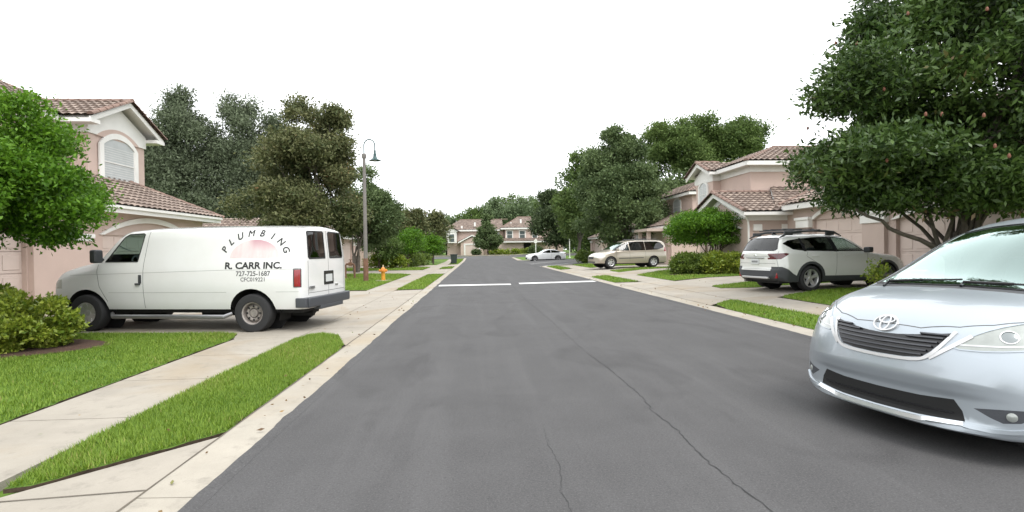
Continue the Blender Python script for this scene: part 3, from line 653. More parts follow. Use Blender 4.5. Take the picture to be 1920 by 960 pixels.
def car_glass(name, tint, refl=1.0, ior=1.5, col=(1, 1, 1)):
    m = bpy.data.materials.new(name); m.use_nodes = True; n = m.node_tree; n.nodes.remove(n.nodes['Principled BSDF']); o = n.nodes['Material Output']
    t = n.nodes.new('ShaderNodeBsdfTransparent'); t.inputs[0].default_value = (*tint, 1)
    g = n.nodes.new('ShaderNodeBsdfGlossy'); g.inputs[0].default_value = (*col, 1); g.inputs['Roughness'].default_value = .02
    lw = n.nodes.new('ShaderNodeLayerWeight'); lw.inputs[0].default_value = .5; r0 = ((ior-1)/(ior+1))**2
    pw = n.nodes.new('ShaderNodeMath'); pw.operation = 'POWER'; pw.inputs[1].default_value = 5; n.links.new(lw.outputs['Facing'], pw.inputs[0])
    ma = n.nodes.new('ShaderNodeMath'); ma.operation = 'MULTIPLY_ADD'; ma.inputs[1].default_value = 1-r0; ma.inputs[2].default_value = r0; n.links.new(pw.outputs[0], ma.inputs[0])
    mm = n.nodes.new('ShaderNodeMath'); mm.operation = 'MULTIPLY'; mm.inputs[1].default_value = refl; mm.use_clamp = True; n.links.new(ma.outputs[0], mm.inputs[0])
    mx = n.nodes.new('ShaderNodeMixShader'); n.links.new(mm.outputs[0], mx.inputs[0]); n.links.new(t.outputs[0], mx.inputs[1]); n.links.new(g.outputs[0], mx.inputs[2])
    n.links.new(mx.outputs[0], o.inputs[0]); return m
M['white_paint'] = car_paint('white_paint', (.72, .72, .71), 0, .3)
M['bright_white'] = car_paint('bright_white_paint', (.82, .83, .83), 0, .3)
M['pearl_paint'] = car_paint('pearl_white_paint', (.68, .69, .66), 0, .25)
M['silver_paint'] = car_paint('silver_blue_paint', (.38, .42, .455), .5, .36, dirt=.03, coat=.7)
M['gold_paint'] = car_paint('champagne_paint', (.46, .41, .345), .5, .3)
M['glass_clear'] = car_glass('clear_glass', (.78, .88, .85), 1.3)
M['glass_tint'] = car_glass('tinted_glass', (.10, .115, .11), 1.5)
M['glass_front'] = car_glass('windscreen_glass', (.42, .56, .52), 2.4, 1.6, (.86, 1, .96))
M['rubber'] = mat('rubber', (.022, .022, .023), .85, bump=.15, bs=60)
M['plastic'] = mat('dark_plastic', (.045, .048, .052), .55, bump=.1, bs=120)
M['bumper_grey'] = mat('bumper_grey', (.05, .054, .062), .5, bump=.1, bs=90)
M['black'] = mat('black_gloss', (.012, .012, .014), .25)
M['chrome'] = mat('chrome', (.80, .81, .82), .12, 1)
M['alloy'] = mat('alloy', (.58, .58, .58), .35, .7)
M['alloy_dark'] = mat('alloy_grey', (.30, .30, .31), .35, .8)
M['steel'] = mat('dusty_steel', (.30, .27, .25), .6, .5, var=.2, vs_=12)
M['red_lens'] = mat('red_lens', (.26, .008, .014), .15, coat=1)
M['dark_red'] = mat('smoked_lens', (.09, .01, .014), .12, coat=1)
M['lens'] = mat('headlamp_lens', (.62, .64, .60), .12, .35, coat=1)
M['seat'] = mat('seat_fabric', (.10, .10, .105), .9)
M['plate'] = mat('number_plate', (.55, .57, .56), .5)
M['seam'] = mat('panel_seam', (.10, .10, .10), .8)
M['seam_soft'] = mat('panel_crease', (.36, .36, .35), .6)
M['ink'] = mat('black_lettering', (.02, .02, .022), .5)
M['ink_grey'] = mat('grey_lettering', (.09, .09, .095), .5)
def pchip(xs, ys, q):
    xs = np.array(xs, float); ys = np.array(ys, float); h = np.diff(xs); dl = np.diff(ys)/h; d = np.zeros(len(xs))
    for i in range(1, len(xs)-1):
        if dl[i-1]*dl[i] > 0:
            w1 = 2*h[i]+h[i-1]; w2 = h[i]+2*h[i-1]; d[i] = (w1+w2)/(w1/dl[i-1]+w2/dl[i])
    d[0], d[-1] = dl[0], dl[-1]
    k = np.clip(np.searchsorted(xs, q, 'right')-1, 0, len(h)-1); t = (q-xs[k])/h[k]
    return ((1+2*t)*(1-t)**2)*ys[k]+t*(1-t)**2*h[k]*d[k]+t*t*(3-2*t)*ys[k+1]+t*t*(t-1)*h[k]*d[k+1]
def half_profile(p, T=9, ns=(5, 7, 8), fil=(.06, .16, .05, .09, .2)):
    zb, wb, zw, ww, zbe, wbe, zr, wr, zt = p
    C = [Vector(q) for q in ((0, zb), (wb, zb), (ww, zw), (wbe, zbe), (wr, zr), (wr*.5, zt-(zt-zr)*.24), (0, zt))]
    segs = [[C[0]]]                                          # polylines between mid-corner points
    for i in range(1, 6):
        a, b, c = C[i-1], C[i], C[i+1]; f = min(fil[i-1], .45*(a-b).length, .45*(c-b).length)
        s, e = b+(a-b).normalized()*f, b+(c-b).normalized()*f
        arc = [s*(1-t)**2+b*2*t*(1-t)+e*t*t for t in [k/8 for k in range(9)]]
        if i == 5: segs[-1] += arc
        else: segs[-1] += arc[:5]; segs.append(arc[4:])
    segs[-1].append(C[6])
    out = []
    for sg, n in zip(segs, (T, *ns, T)):
        L = [0.]
        for a, b in zip(sg[:-1], sg[1:]): L.append(L[-1]+(b-a).length)
        q = np.linspace(0, L[-1], n+1)
        Y = np.interp(q, L, [v.x for v in sg]); Z = np.interp(q, L, [v.y for v in sg])
        out += list(zip(Y, Z))[(1 if out else 0):]
    return out, T, T+sum(ns)
class Car:
    def __init__(s, name, label, cat, pose, group=None):
        X, Y, Z, h = pose; s.root = empty(name, (X, Y, Z), label, cat, h, group); s.regs = {}; s.bm = None
    def shell(s, st, warp, step=.045, fil=(.06, .16, .05, .09, .2)):
        st = sorted(st); xs = [q[0] for q in st]; n = int((xs[-1]-xs[0])/step); q = np.linspace(xs[0], xs[-1], n+1)
        q = np.array(sorted(set(list(q.round(4))+[x for x in xs])))
        keep = [q[0]]
        for v in q[1:]:
            if v-keep[-1] > .012: keep.append(v)
        q = np.array(keep); q[-1] = xs[-1]
        P = [pchip(xs, [r[i+1] for r in st], q) for i in range(9)]
        bm = bmesh.new(); rows = []
        for j in range(len(q)):
            hp, i1, i2 = half_profile([p[j] for p in P], fil=fil); n = len(hp); L = []; Rr = []
            for i, (y, z) in enumerate(hp):
                v = bm.verts.new((q[j], y, z)); L.append(v)
                Rr.append(v if i in (0, n-1) else bm.verts.new((q[j], -y, z)))
            rows.append((L, Rr))
        for a, b in zip(rows[:-1], rows[1:]):
            for i in range(len(a[0])-1):
                bm.faces.new((a[0][i], b[0][i], b[0][i+1], a[0][i+1])); bm.faces.new((a[1][i+1], b[1][i+1], b[1][i], a[1][i]))
        for row, x in ((rows[0], q[0]), (rows[-1], q[-1])):
            L, Rr = row; n = len(L); T = i1
            bot = [L[i] for i in range(T, 0, -1)]+[L[0]]+[Rr[i] for i in range(1, T+1)]
            top = [L[i] for i in range(i2, n-1)]+[L[n-1]]+[Rr[i] for i in range(n-2, i2-1, -1)]
            grid = [bot]
            for i in range(i1+1, i2):
                t = (i-i1)/(i2-i1); r = [L[i]]
                for k in range(1, 2*T):
                    f = (bot[k].co.y/bot[0].co.y)*(1-t)+(top[k].co.y/top[0].co.y)*t
                    z = L[i].co.z+(bot[k].co.z-bot[0].co.z)*(1-t)+(top[k].co.z-top[0].co.z)*t*t
                    r.append(bm.verts.new((x, L[i].co.y*f, z)))
                r.append(Rr[i]); grid.append(r)
            grid.append(top)
            for g0, g1 in zip(grid[:-1], grid[1:]):
                for k in range(2*T): bm.faces.new((g0[k], g0[k+1], g1[k+1], g1[k]))
        for v in bm.verts: v.co = Vector(warp(*v.co))
        bmesh.ops.recalc_face_normals(bm, faces=bm.faces[:])
        s.bm = bm; s.lay = bm.faces.layers.int.new('reg'); s.bvh = BVHTree.FromBMesh(bm)
    AX = {'x': (1, 2, 0), 'y': (0, 2, 1), 'z': (0, 1, 2)}
    def cut(s, poly, axis, side=1, lim=.1, nmin=.03):
        a, b, c = s.AX[axis]; s.bm.normal_update()
        u0, u1 = min(p[0] for p in poly)-.03, max(p[0] for p in poly)+.03; v0, v1 = min(p[1] for p in poly)-.03, max(p[1] for p in poly)+.03
        def cand():
            r = []
            for f in s.bm.faces:
                k = f.calc_center_median()
                if k[c]*side > lim and f.normal[c]*side > nmin and u0-.06 < k[a] < u1+.06 and v0-.06 < k[b] < v1+.06: r.append(f)
            return r
        for i in range(len(poly)):
            p, q = poly[i], poly[(i+1) % len(poly)]
            if abs(p[0]-q[0])+abs(p[1]-q[1]) < 1e-5: continue
            co = Vector((0, 0, 0)); no = Vector((0, 0, 0)); co[a], co[b] = p; no[a], no[b] = q[1]-p[1], -(q[0]-p[0]); no.normalize()
            e0, e1 = min(p[0], q[0])-.05, max(p[0], q[0])+.05; g0, g1 = min(p[1], q[1])-.05, max(p[1], q[1])+.05
            F = [f for f in cand() if any(e0 < v.co[a] < e1 for v in f.verts) and any(g0 < v.co[b] < g1 for v in f.verts)]
            geom = set(F)
            for f in F: geom.update(f.edges); geom.update(f.verts)
            bmesh.ops.bisect_plane(s.bm, geom=list(geom), plane_co=co, plane_no=no, dist=1e-5)
        res = []
        for f in cand():
            k = f.calc_center_median()
            if inpoly(k[a], k[b], poly): res.append(f)
        return res
    def region(s, name, m, poly, axis, side=1, lim=.1, parent=None, label=None, smooth=0, seal=None, over=False, nmin=.03, sealw=.018):
        if smooth: poly = smooth_poly(poly, smooth)
        F = s.cut(poly, axis, side, lim, nmin); k = len(s.regs)+1; s.regs[k] = dict(name=name, mat=m, parent=parent, label=label, seal=(poly, axis, side) if seal else None, sm=seal, sw=sealw)
        for f in F:
            if f[s.lay] == 0 or over: f[s.lay] = k
        return k
    def grow(s, k, poly, axis, side=1, lim=.1, nmin=.03, smooth=0):
        if smooth: poly = smooth_poly(poly, smooth)
        for f in s.cut(poly, axis, side, lim, nmin):
            if f[s.lay] == 0: f[s.lay] = k
    def arch(s, x, z, r, depth=.42, flat=None):
        s.arches = getattr(s, 'arches', [])+[(x, z, r, depth)]
        for side in (1, -1):
            poly = [(x+r*math.cos(t), z+r*math.sin(t)) for t in np.linspace(0, 2*math.pi, 29)[:-1]]
            F = s.cut(poly, 'y', side, .45, -2)
            bmesh.ops.delete(s.bm, geom=F, context='FACES')
    def hit(s, axis, side, u, v):
        a, b, c = s.AX[axis]; o = Vector((0, 0, 0)); o[a], o[b], o[c] = u, v, side*8.; d = Vector((0, 0, 0)); d[c] = -side
        h, n, _, _ = s.bvh.ray_cast(o, d)
        if h is None: return None, None
        if n[c]*side < 0: n = -n
        return h, n
    def strip(s, mb, path, axis, side=1, w=.012, off=.002, th=.004, closed=False, smooth=0, step=.03):
        if smooth: path = smooth_poly(path, smooth, closed)
        pts = [Vector(p) for p in path]
        if closed: pts.append(pts[0])
        q = []
        for a, b in zip(pts[:-1], pts[1:]):
            n = max(1, int((b-a).length/step)); q += [a.lerp(b, k/n) for k in range(n)]
        q.append(pts[-1]); H = []
        for p in q:
            h, n = s.hit(axis, side, p.x, p.y)
            if h is not None: H.append((h, n))
        if len(H) < 2: return
        vs = []
        for i, (h, n) in enumerate(H):
            t = (H[min(i+1, len(H)-1)][0]-H[max(i-1, 0)][0]); t = t.normalized() if t.length > 1e-6 else Vector((1, 0, 0)); k = n.cross(t).normalized()*w/2
            o = n*(off+th)
            vs += [h-k-n*.002, h-k*.85+o, h+k*.85+o, h+k-n*.002]
        mb.add(vs, [[4*i+j, 4*i+j+1, 4*i+j+5, 4*i+j+4] for i in range(len(H)-1) for j in range(3)])
    def finish(s, body_mat, body_name='body', label=None):
        bm = s.bm; me = bpy.data.meshes.new('t'); bm.to_mesh(me)
        me.polygons.foreach_set('use_smooth', [True]*len(me.polygons)); me.set_sharp_from_angle(angle=R(38))
        nor = [Vector(c.vector) for c in me.corner_normals]; co = [v.co.copy() for v in me.vertices]; reg = [d.value for d in me.attributes['reg'].data]
        s.objs = {}
        groups = {}
        for p in me.polygons: groups.setdefault(reg[p.index], []).append(p)
        def make(name, polys, m, par):
            mp = {}; vs = []; fs = []; ns = []
            for p in polys:
                f = []
                for li, vi in zip(p.loop_indices, p.vertices):
                    if vi not in mp: mp[vi] = len(vs); vs.append(co[vi])
                    f.append(mp[vi]); ns.append(nor[li])
                fs.append(f)
            k = bpy.data.meshes.new(name); k.from_pydata(vs, [], fs); k.materials.append(m)
            k.polygons.foreach_set('use_smooth', [True]*len(fs)); k.normals_split_custom_set(ns)
            o = bpy.data.objects.new(name, k); COL.objects.link(o); o.parent = par; return o
        s.body = make(body_name, groups[0], body_mat, s.root)
        if label: s.body['label'] = label
        for k, g in s.regs.items():
            if k not in groups: print('EMPTY REGION', g['name']); continue
            par = g['parent']; par = s.root if par is None else (s.body if par == 'body' else s.objs[par])
            o = make(g['name'], groups[k], g['mat'], par); s.objs[k] = o
            if g['label']: o['label'] = g['label']
            if g['seal']:
                mb = MB(); s.strip(mb, g['seal'][0], g['seal'][1], g['seal'][2], w=g['sw'], off=.001, th=.005, closed=True)
                mb.build('window_seal', g['sm'], o if par == s.root else par, smooth=True)
        # wheel wells
        if getattr(s, 'arches', None):
            for x, z, r, dp in s.arches:
                for side in (1, -1):
                    mb = MB(); n = 24; vs = []
                    for i in range(n+1):
                        t = -.35+(math.pi+.7)*i/n; px, pz = x+r*math.cos(t), z+r*math.sin(t)
                        h, _ = s.hit('y', side, px, max(pz, .3)); ye = abs(h.y) if h is not None else .8
                        vs += [(px, side*(ye-.004), pz), (px, side*(ye-dp), pz)]
                    mb.add(vs, [[2*i, 2*i+1, 2*i+3, 2*i+2] for i in range(n)])
                    mb.add([(x+r*math.cos(2*math.pi*i/20), side*.5, z+r*math.sin(2*math.pi*i/20)) for i in range(20)], [list(range(20))]); mb.build('wheel_well', M['dark'], s.body)
        bpy.data.meshes.remove(me)
    def wheel(s, x, y, r, w, style='five', steer=0, rimr=None, m=None, n=5):
        side = 1 if y > 0 else -1; rr = rimr or r*.66; hw = w/2
        t = MB(); prof = [(rr, -hw*.8), (rr+.02, -hw), (r*.86, -hw*1.03), (r*.95, -hw*.96), (r-.006, -hw*.82), (r, -hw*.6), (r, hw*.6), (r-.006, hw*.82), (r*.95, hw*.96), (r*.86, hw*1.03), (rr+.02, hw), (rr, hw*.8)]
        A = Matrix.Translation((x, y, r)) @ Matrix.Rotation(steer, 4, 'Z') @ Matrix.Rotation(-math.pi/2*side, 4, 'X')
        t.lathe(prof, 36, A)
        for k in range(3): t.lathe([(r+.001, hw*(-.35+.35*k)-.006), (r+.0015, hw*(-.35+.35*k)+.006)], 36, A)
        o = t.build('wheel', M['rubber'], s.root, smooth=True)
        m = m or M['alloy']; b = MB(); f = hw*.80                        # +z is outboard after the rotation
        b.lathe([(rr+.004, -hw*.8), (rr*.93, -hw*.5), (rr*.9, 0), (rr*.9, f*.3), (rr*.93, f), (rr+.008, f+.012), (rr+.012, f)], 36, A)
        if style == 'steel':
            b.lathe([(0, f*.62), (.05, f*.64), (.075, f*.62), (.08, f*.25), (rr*.42, f*.2), (rr*.5, f*.55), (rr*.68, f*.62), (rr*.8, f*.35), (rr*.9, f*.1)], 36, A)
            b2 = MB()
            for k in range(8):
                a = 2*math.pi*k/8; b2.add([A @ Vector((rr*.64*math.cos(a)+.022*math.cos(c)*1., rr*.64*math.sin(a)+.022*math.sin(c), f*.635)) for c in np.linspace(0, 2*math.pi, 9)[:-1]], [list(range(8))])
            b2.build('rim_hole', M['dark'], o)
        else:
            wd = {'five': .062, 'thin': .034, 'multi': .026, 'cover': .09}[style]
            for k in range(n):
                a0 = 2*math.pi*k/n+.3
                for da in ((0,) if style in ('five', 'cover') else (-.16, .16)):
                    Q = A @ Matrix.Rotation(a0, 4, 'Z'); r0, r1 = .05, rr*.93; o1 = math.sin(da)*rr*.8
                    vs = [(r0, -wd*.55, f*.62), (r0, wd*.55, f*.62), (r1, wd*.5+o1, f*.9), (r1, -wd*.5+o1, f*.9), (r0, -wd*.8, f*.2), (r0, wd*.8, f*.2), (r1, wd*.8+o1, f*.35), (r1, -wd*.8+o1, f*.35)]
                    b.add([Q @ Vector(v) for v in vs], [(0, 1, 2, 3), (0, 4, 5, 1), (1, 5, 6, 2), (2, 6, 7, 3), (3, 7, 4, 0)])
            b.lathe([(0, f*.75), (.035, f*.74), (.055, f*.66), (.065, f*.2)], 20, A)
            d = MB(); d.lathe([(0, 0), (rr*.9, 0)], 30, A); d.build('brake_disc', M['dark'], o)
        b.build('rim', m, o, smooth=True)
        return o
    def part(s, name, m, fn, parent=None, smooth=True, label=None, angle=35):
        mb = MB(); fn(mb); o = mb.build(name, m, parent or s.root, smooth=smooth, angle=angle)
        if label: o['label'] = label
        return o
    def seats(s, rows, zs=.62, tall=.62, ys=(.38, -.38), wheel_x=None, dash=None):
        for x in rows:
            for y in ys:
                def f(mb):
                    mb.box(x-.1, x+.42, y-.25, y+.25, zs-.14, zs, bev=.05)
                    Q = Matrix.Translation((x-.08, y, zs)) @ Matrix.Rotation(-.28, 4, 'Y')
                    mb.box(-.07, .07, -.24, .24, 0, tall, Q, bev=.05); mb.box(-.05, .05, -.13, .13, tall+.03, tall+.2, Q, bev=.04)
                s.part('seat', M['seat'], f)
        if dash:
            s.part('dashboard', M['plastic'], lambda mb: mb.box(dash[0], dash[1], -.72, .72, dash[2]-.3, dash[2], bev=.06))
        if wheel_x:
            x, y, z = wheel_x
            def f(mb):
                Q = Matrix.Translation((x, y, z)) @ Matrix.Rotation(-1.05, 4, 'Y')
                mb.tube([Q @ Vector((.19*math.cos(t), .19*math.sin(t), 0)) for t in np.linspace(0, 2*math.pi, 25)], .016, 8, cap=False)
                mb.tube([Q @ Vector((-.18, 0, 0)), Q @ Vector((.18, 0, 0))], .02, 6); mb.tube([Q @ Vector((0, 0, 0)), Q @ Vector((0, 0, .3))], .03, 6)
            s.part('steering_wheel', M['plastic'], f)
def smst(a, b, x):
    t = min(1, max(0, (x-a)/(b-a))); return t*t*(3-2*t)
def text_mesh(body, size, bold=0., shear=0., align='CENTER', sx=1.):
    c = bpy.data.curves.new('t', 'FONT'); c.body = body; c.size = size; c.offset = bold; c.shear = shear; c.align_x = align; c.resolution_u = 3
    o = bpy.data.objects.new('t', c); COL.objects.link(o); dg = bpy.context.evaluated_depsgraph_get(); me = bpy.data.meshes.new_from_object(o.evaluated_get(dg))
    V = [(v.co.x*sx, v.co.y) for v in me.vertices]; F = [list(p.vertices) for p in me.polygons]
    bpy.data.objects.remove(o); bpy.data.curves.remove(c); bpy.data.meshes.remove(me); return V, F
def seg_lines(car, lines, axis='y', sides=(1, -1), w=.009, m='crack', name='panel_gap', off=.0005, th=.0012, smooth=0):
    mb = MB()
    for side in sides:
        for l in lines: car.strip(mb, l, axis, side, w=w, off=off, th=th, smooth=smooth)
    return mb.build(name, M[m], car.body, smooth=False)

def work_van():
    c = Car('work_van', 'white plumbing work van parked nose in on the left driveway', 'van', (-4.109, 11.367, -.066, 2.957))
    st = [(-1.07, .46, .84, .80, .89, 1.20, .88, 1.90, .74, 1.965), (-1.04, .44, .90, .80, .955, 1.20, .945, 1.935, .79, 2.00), (-.96, .43, .93, .82, .985, 1.2, .98, 1.965, .825, 2.03),
          (-.6, .43, .94, .85, 1.0, 1.2, .992, 1.985, .845, 2.065), (1.0, .43, .94, .85, 1.005, 1.2, .995, 1.995, .85, 2.085), (2.1, .43, .94, .85, 1.0, 1.2, .99, 1.985, .84, 2.075),
          (2.66, .43, .94, .85, .995, 1.2, .985, 1.955, .82, 2.035), (3.36, .43, .93, .82, .985, 1.2, .97, 1.43, .81, 1.48), (3.46, .43, .93, .8, .98, 1.18, .965, 1.375, .81, 1.43),
          (3.95, .43, .93, .8, .97, 1.1, .95, 1.265, .80, 1.31), (4.25, .42, .92, .78, .955, 1.03, .93, 1.18, .78, 1.22), (4.35, .41, .90, .72, .93, .97, .90, 1.10, .76, 1.13), (4.38, .44, .86, .7, .89, .9, .87, 1.03, .73, 1.05)]
    def warp(x, y, z):
        if x > 3.5: x -= .13*(abs(y)/.95)**3*smst(3.5, 4.2, x)
        if x < -.9: x += .06*(abs(y)/.95)**4*smst(.9, 1.07, -x)+.05*smst(1.25, 2.0, z)
        return x, y, z
    c.shell(st, warp)
    c.arch(0, .37, .47); c.arch(3.505, .37, .47)
    for s_ in (1, -1):
        k = c.region('side_window', M['glass_clear'], [(2.38, 1.375), (2.29, 1.90), (2.33, 1.925), (2.64, 1.915), (2.74, 1.86), (3.12, 1.375)], 'y', s_, .5, seal=M['rubber'])
        c.region('front_door', M['white_paint'], [(2.24, .47), (2.98, .47), (3.05, .75), (3.2, .9), (3.28, 1.33), (2.80, 1.93), (2.21, 1.965), (2.24, 1.35)], 'y', s_, .5)
    c.region('windscreen', M['glass_front'], [(-.74, 1.52), (.74, 1.52), (.70, 1.97), (-.70, 1.97)], 'x', 1, 2.2, seal=M['rubber'])
    for s_ in (1, -1):
        c.region('rear_window', M['glass_tint'], [(s_*.10+.03, 1.40), (s_*.70+.03, 1.40), (s_*.73+.03, 1.43), (s_*.70+.03, 1.90), (s_*.66+.03, 1.925), (s_*.14+.03, 1.925), (s_*.10+.03, 1.90)], 'x', -1, .8, seal=M['rubber'], sealw=.03)
        c.region('tail_light', M['red_lens'], [(-.86, .87), (-.985, .87), (-.985, 1.21), (-.86, 1.21)], 'y', s_, .8, seal=M['plastic'])
        c.region('headlight', M['lens'], [(4.05, .86), (4.3, .86), (4.3, 1.02), (4.07, 1.04)], 'y', s_, .45, nmin=-1)
    c.region('grille', M['plastic'], [(-.44, .78), (.44, .78), (.44, 1.0), (-.44, 1.0)], 'x', 1, 3.9)
    c.region('front_bumper', M['bumper_grey'], [(-1, .40), (1, .40), (1, .66), (-1, .66)], 'x', 1, 3.9, nmin=.02)
    c.finish(M['white_paint'])
    seg_lines(c, [[(2.24, .47), (2.24, 1.35), (2.19, 1.96)], [(3.04, .6), (3.2, .9), (3.28, 1.33)]], w=.009, m='seam')
    seg_lines(c, [[(-.98, 1.195), (.5, 1.2), (3.9, 1.12)], [(-.5, .78), (-.95, .78)], [(.5, .775), (3.0, .775)]], w=.008, m='seam_soft', name='body_crease')
    seg_lines(c, [[(-1.0, 1.985), (0, 2.01), (1.0, 2.015), (2.1, 2.01), (2.66, 1.965), (2.9, 1.83), (3.2, 1.6)]], w=.018, m='seam_soft', name='rain_gutter', th=.006)
    seg_lines(c, [[(0, .5), (0, 1.97)], [(.78, .7), (.78, 1.36)], [(-.78, .7), (-.78, 1.36)], [(-.78, .74), (.78, .74)]], 'x', (-1,), w=.010, m='seam')
    def bumper(mb):
        mb.box(-1.15, -1.0, -.84, .94, .47, .66, bev=.03)
        for y in (-.88, .985): mb.box(-1.12, -.90, y-.035, y+.035, .48, .66, bev=.02)
        mb.box(-1.15, -1.0, -.5, .5, .40, .48, bev=.02)
    c.part('rear_bumper', M['bumper_grey'], bumper)
    for s_ in (1, -1):
        def mir(mb):
            mb.box(3.06, 3.20, s_*1.10-.10, s_*1.10+.10, 1.36, 1.62, bev=.05); mb.tube([(3.15, s_*.93, 1.42), (3.16, s_*1.05, 1.46)], .03, 8)
        c.part('wing_mirror', M['plastic'], mir)
        c.part('running_board', M['alloy_dark'], lambda mb: mb.tube([(.45, s_*.9, .36), (.55, s_*1.0, .31), (2.9, s_*1.0, .31), (3.0, s_*.9, .36)], [.035, .042, .042, .035], 10))
        def hd(mb):
            mb.box(2.27, 2.33, s_*1.0, s_*1.012, .95, 1.12, bev=.004); mb.box(2.3, 2.4, s_*.995, s_*1.022, .925, .96, bev=.006)
        c.part('door_handle', M['plastic'], hd)
        c.wheel(0, s_*.85, .37, .25, 'steel', rimr=.205, m=M['steel']); c.wheel(3.505, s_*.87, .37, .25, 'cover', rimr=.205, m=M['alloy'], n=8)
    c.part('underbody', M['dark'], lambda mb: (mb.box(-.9, 3.9, -.75, .75, .36, .47), mb.tube([(-.9, .3, .3), (1.5, .3, .3)], .05, 8), mb.box(-.12, .12, -.8, .8, .3, .44)), smooth=False)
    # plate, small badges
    c.part('number_plate', M['plate'], lambda mb: (mb.box(-1.085, -1.078, -.145, .135, .92, 1.07)), smooth=False)
    c.part('plate_recess', M['black'], lambda mb: (mb.box(-1.078, -1.05, -.22, .20, .86, 1.14, bev=.01)), smooth=False)
    c.part('badge', M['chrome'], lambda mb: mb.box(-1.08, -1.065, -.42, -.28, .82, .86, bev=.005), smooth=False)
    c.part('badge', M['alloy_dark'], lambda mb: mb.box(-1.085, -1.06, .6, .78, .82, .87, bev=.005), smooth=False)
    c.seats([2.15], zs=.95, tall=.62, wheel_x=(2.78, .42, 1.32), dash=(2.9, 3.25, 1.36))
    c.part('bulkhead', M['plastic'], lambda mb: mb.box(1.75, 1.78, -.8, .8, .5, 1.9), smooth=False)
    # lettering on both flanks, projected on the panel
    def letter(V, F, x0, z0, m, name, side, rot=0, par=None, off=.0025):
        b2 = bmesh.new(); vv = [b2.verts.new((u, v, 0)) for u, v in V]
        for f in F:
            try: b2.faces.new([vv[i] for i in f])
            except ValueError: pass
        bmesh.ops.triangulate(b2, faces=b2.faces[:])
        for zz in np.arange(-.2, .6, .03): bmesh.ops.bisect_plane(b2, geom=b2.verts[:]+b2.edges[:]+b2.faces[:], plane_co=(0, zz, 0), plane_no=(0, 1, 0))
        b2.verts.index_update(); V = [(v.co.x, v.co.y) for v in b2.verts]; F = [[v.index for v in f.verts] for f in b2.faces]; b2.free()
        me = []
        cr, sr = math.cos(rot), math.sin(rot)
        for u, v in V:
            x = u*cr-v*sr; z = u*sr+v*cr
            X = x0-side*x; h, n = c.hit('y', side, X, z0+z); me.append(h+n*off)
        mb = MB(); mb.add(me, F if side > 0 else [f[::-1] for f in F]); return mb.build(name, m, par or c.body, fix=False)
    for side in (1, -1):
        for body, size, z0, bold, m, sx in (('R. CARR INC.', .172, 1.222, .0062, M['ink'], 1.14), ('727-725-1687', .128, 1.085, .0022, M['ink_grey'], .96), ('CFC019221', .105, .982, .0012, M['ink_grey'], 1.0)):
            V, F = text_mesh(body, size, bold, sx=sx); letter(V, F, -.05 if side > 0 else -.05, z0, m, 'lettering', side)
        V0 = []; F0 = []; word = 'PLUMBING'; a, b_ = .595, .40
        for i, ch in enumerate(word):
            t = R(163-146*i/(len(word)-1)); cx, cz = a*math.cos(t), b_*math.sin(t)
            tx, tz = -a*math.sin(t), b_*math.cos(t); rot = math.atan2(-tz, -tx)
            V, F = text_mesh(ch, .175, 0. if ch == 'M' else .0045, shear=.2, sx=1.0); off = len(V0)
            if ch == 'M': k_ = len(V); V = V+[(u+.009, v) for u, v in V]; F = F+[[q+k_ for q in f] for f in F]
            V0 += [(cx+u*math.cos(rot)-v*math.sin(rot), cz+u*math.sin(rot)+v*math.cos(rot)) for u, v in V]; F0 += [[k+off for k in f] for f in F]
        letter(V0, F0, -.06, 1.44, M['ink'], 'lettering', side)
        V = [(0, 0)]; n = 28
        for ring in range(1, 7):
            for i in range(n+1): t = math.pi*i/n; V.append((.50*ring/6*math.cos(t), .345*ring/6*math.sin(t)))
        F = [[0, 1+i, 2+i] for i in range(n)]+[[1+(r-1)*(n+1)+i, 1+r*(n+1)+i, 2+r*(n+1)+i, 2+(r-1)*(n+1)+i] for r in range(1, 6) for i in range(n)]
        letter(V, F, -.06, 1.425, M['faded_logo'], 'emblem', side, off=.0015)
def faded_logo():
    m = bpy.data.materials.new('faded_logo'); m.use_nodes = True; n = m.node_tree; b = n.nodes['Principled BSDF']; b.inputs['Roughness'].default_value = .5
    tc = n.nodes.new('ShaderNodeTexCoord'); o = scaled(n, tc.outputs['Object'], (4, 1, .8))
    sx = n.nodes.new('ShaderNodeSeparateXYZ'); n.links.new(tc.outputs['Object'], sx.inputs[0])
    fz = n.nodes.new('ShaderNodeMapRange'); fz.inputs[1].default_value = 1.55; fz.inputs[2].default_value = 1.76; n.links.new(sx.outputs[2], fz.inputs[0])
    fx = n.nodes.new('ShaderNodeMapRange'); fx.inputs[1].default_value = .10; fx.inputs[2].default_value = -.04; n.links.new(sx.outputs[0], fx.inputs[0])
    mu = n.nodes.new('ShaderNodeMath'); mu.operation = 'MULTIPLY'; n.links.new(fz.outputs[0], mu.inputs[0]); n.links.new(fx.outputs[0], mu.inputs[1])
    c = mixrgb(n, ramp(n, noise(n, o, 3, 4, .7), .3, .8, (0, 0, 0), (.7, .7, .7)), (.62, .50, .50), (.70, .67, .66))
    n.links.new(mixrgb(n, mu.outputs[0], c, (.50, .28, .32)), b.inputs['Base Color']); return m
M['faded_logo'] = faded_logo()
work_van()

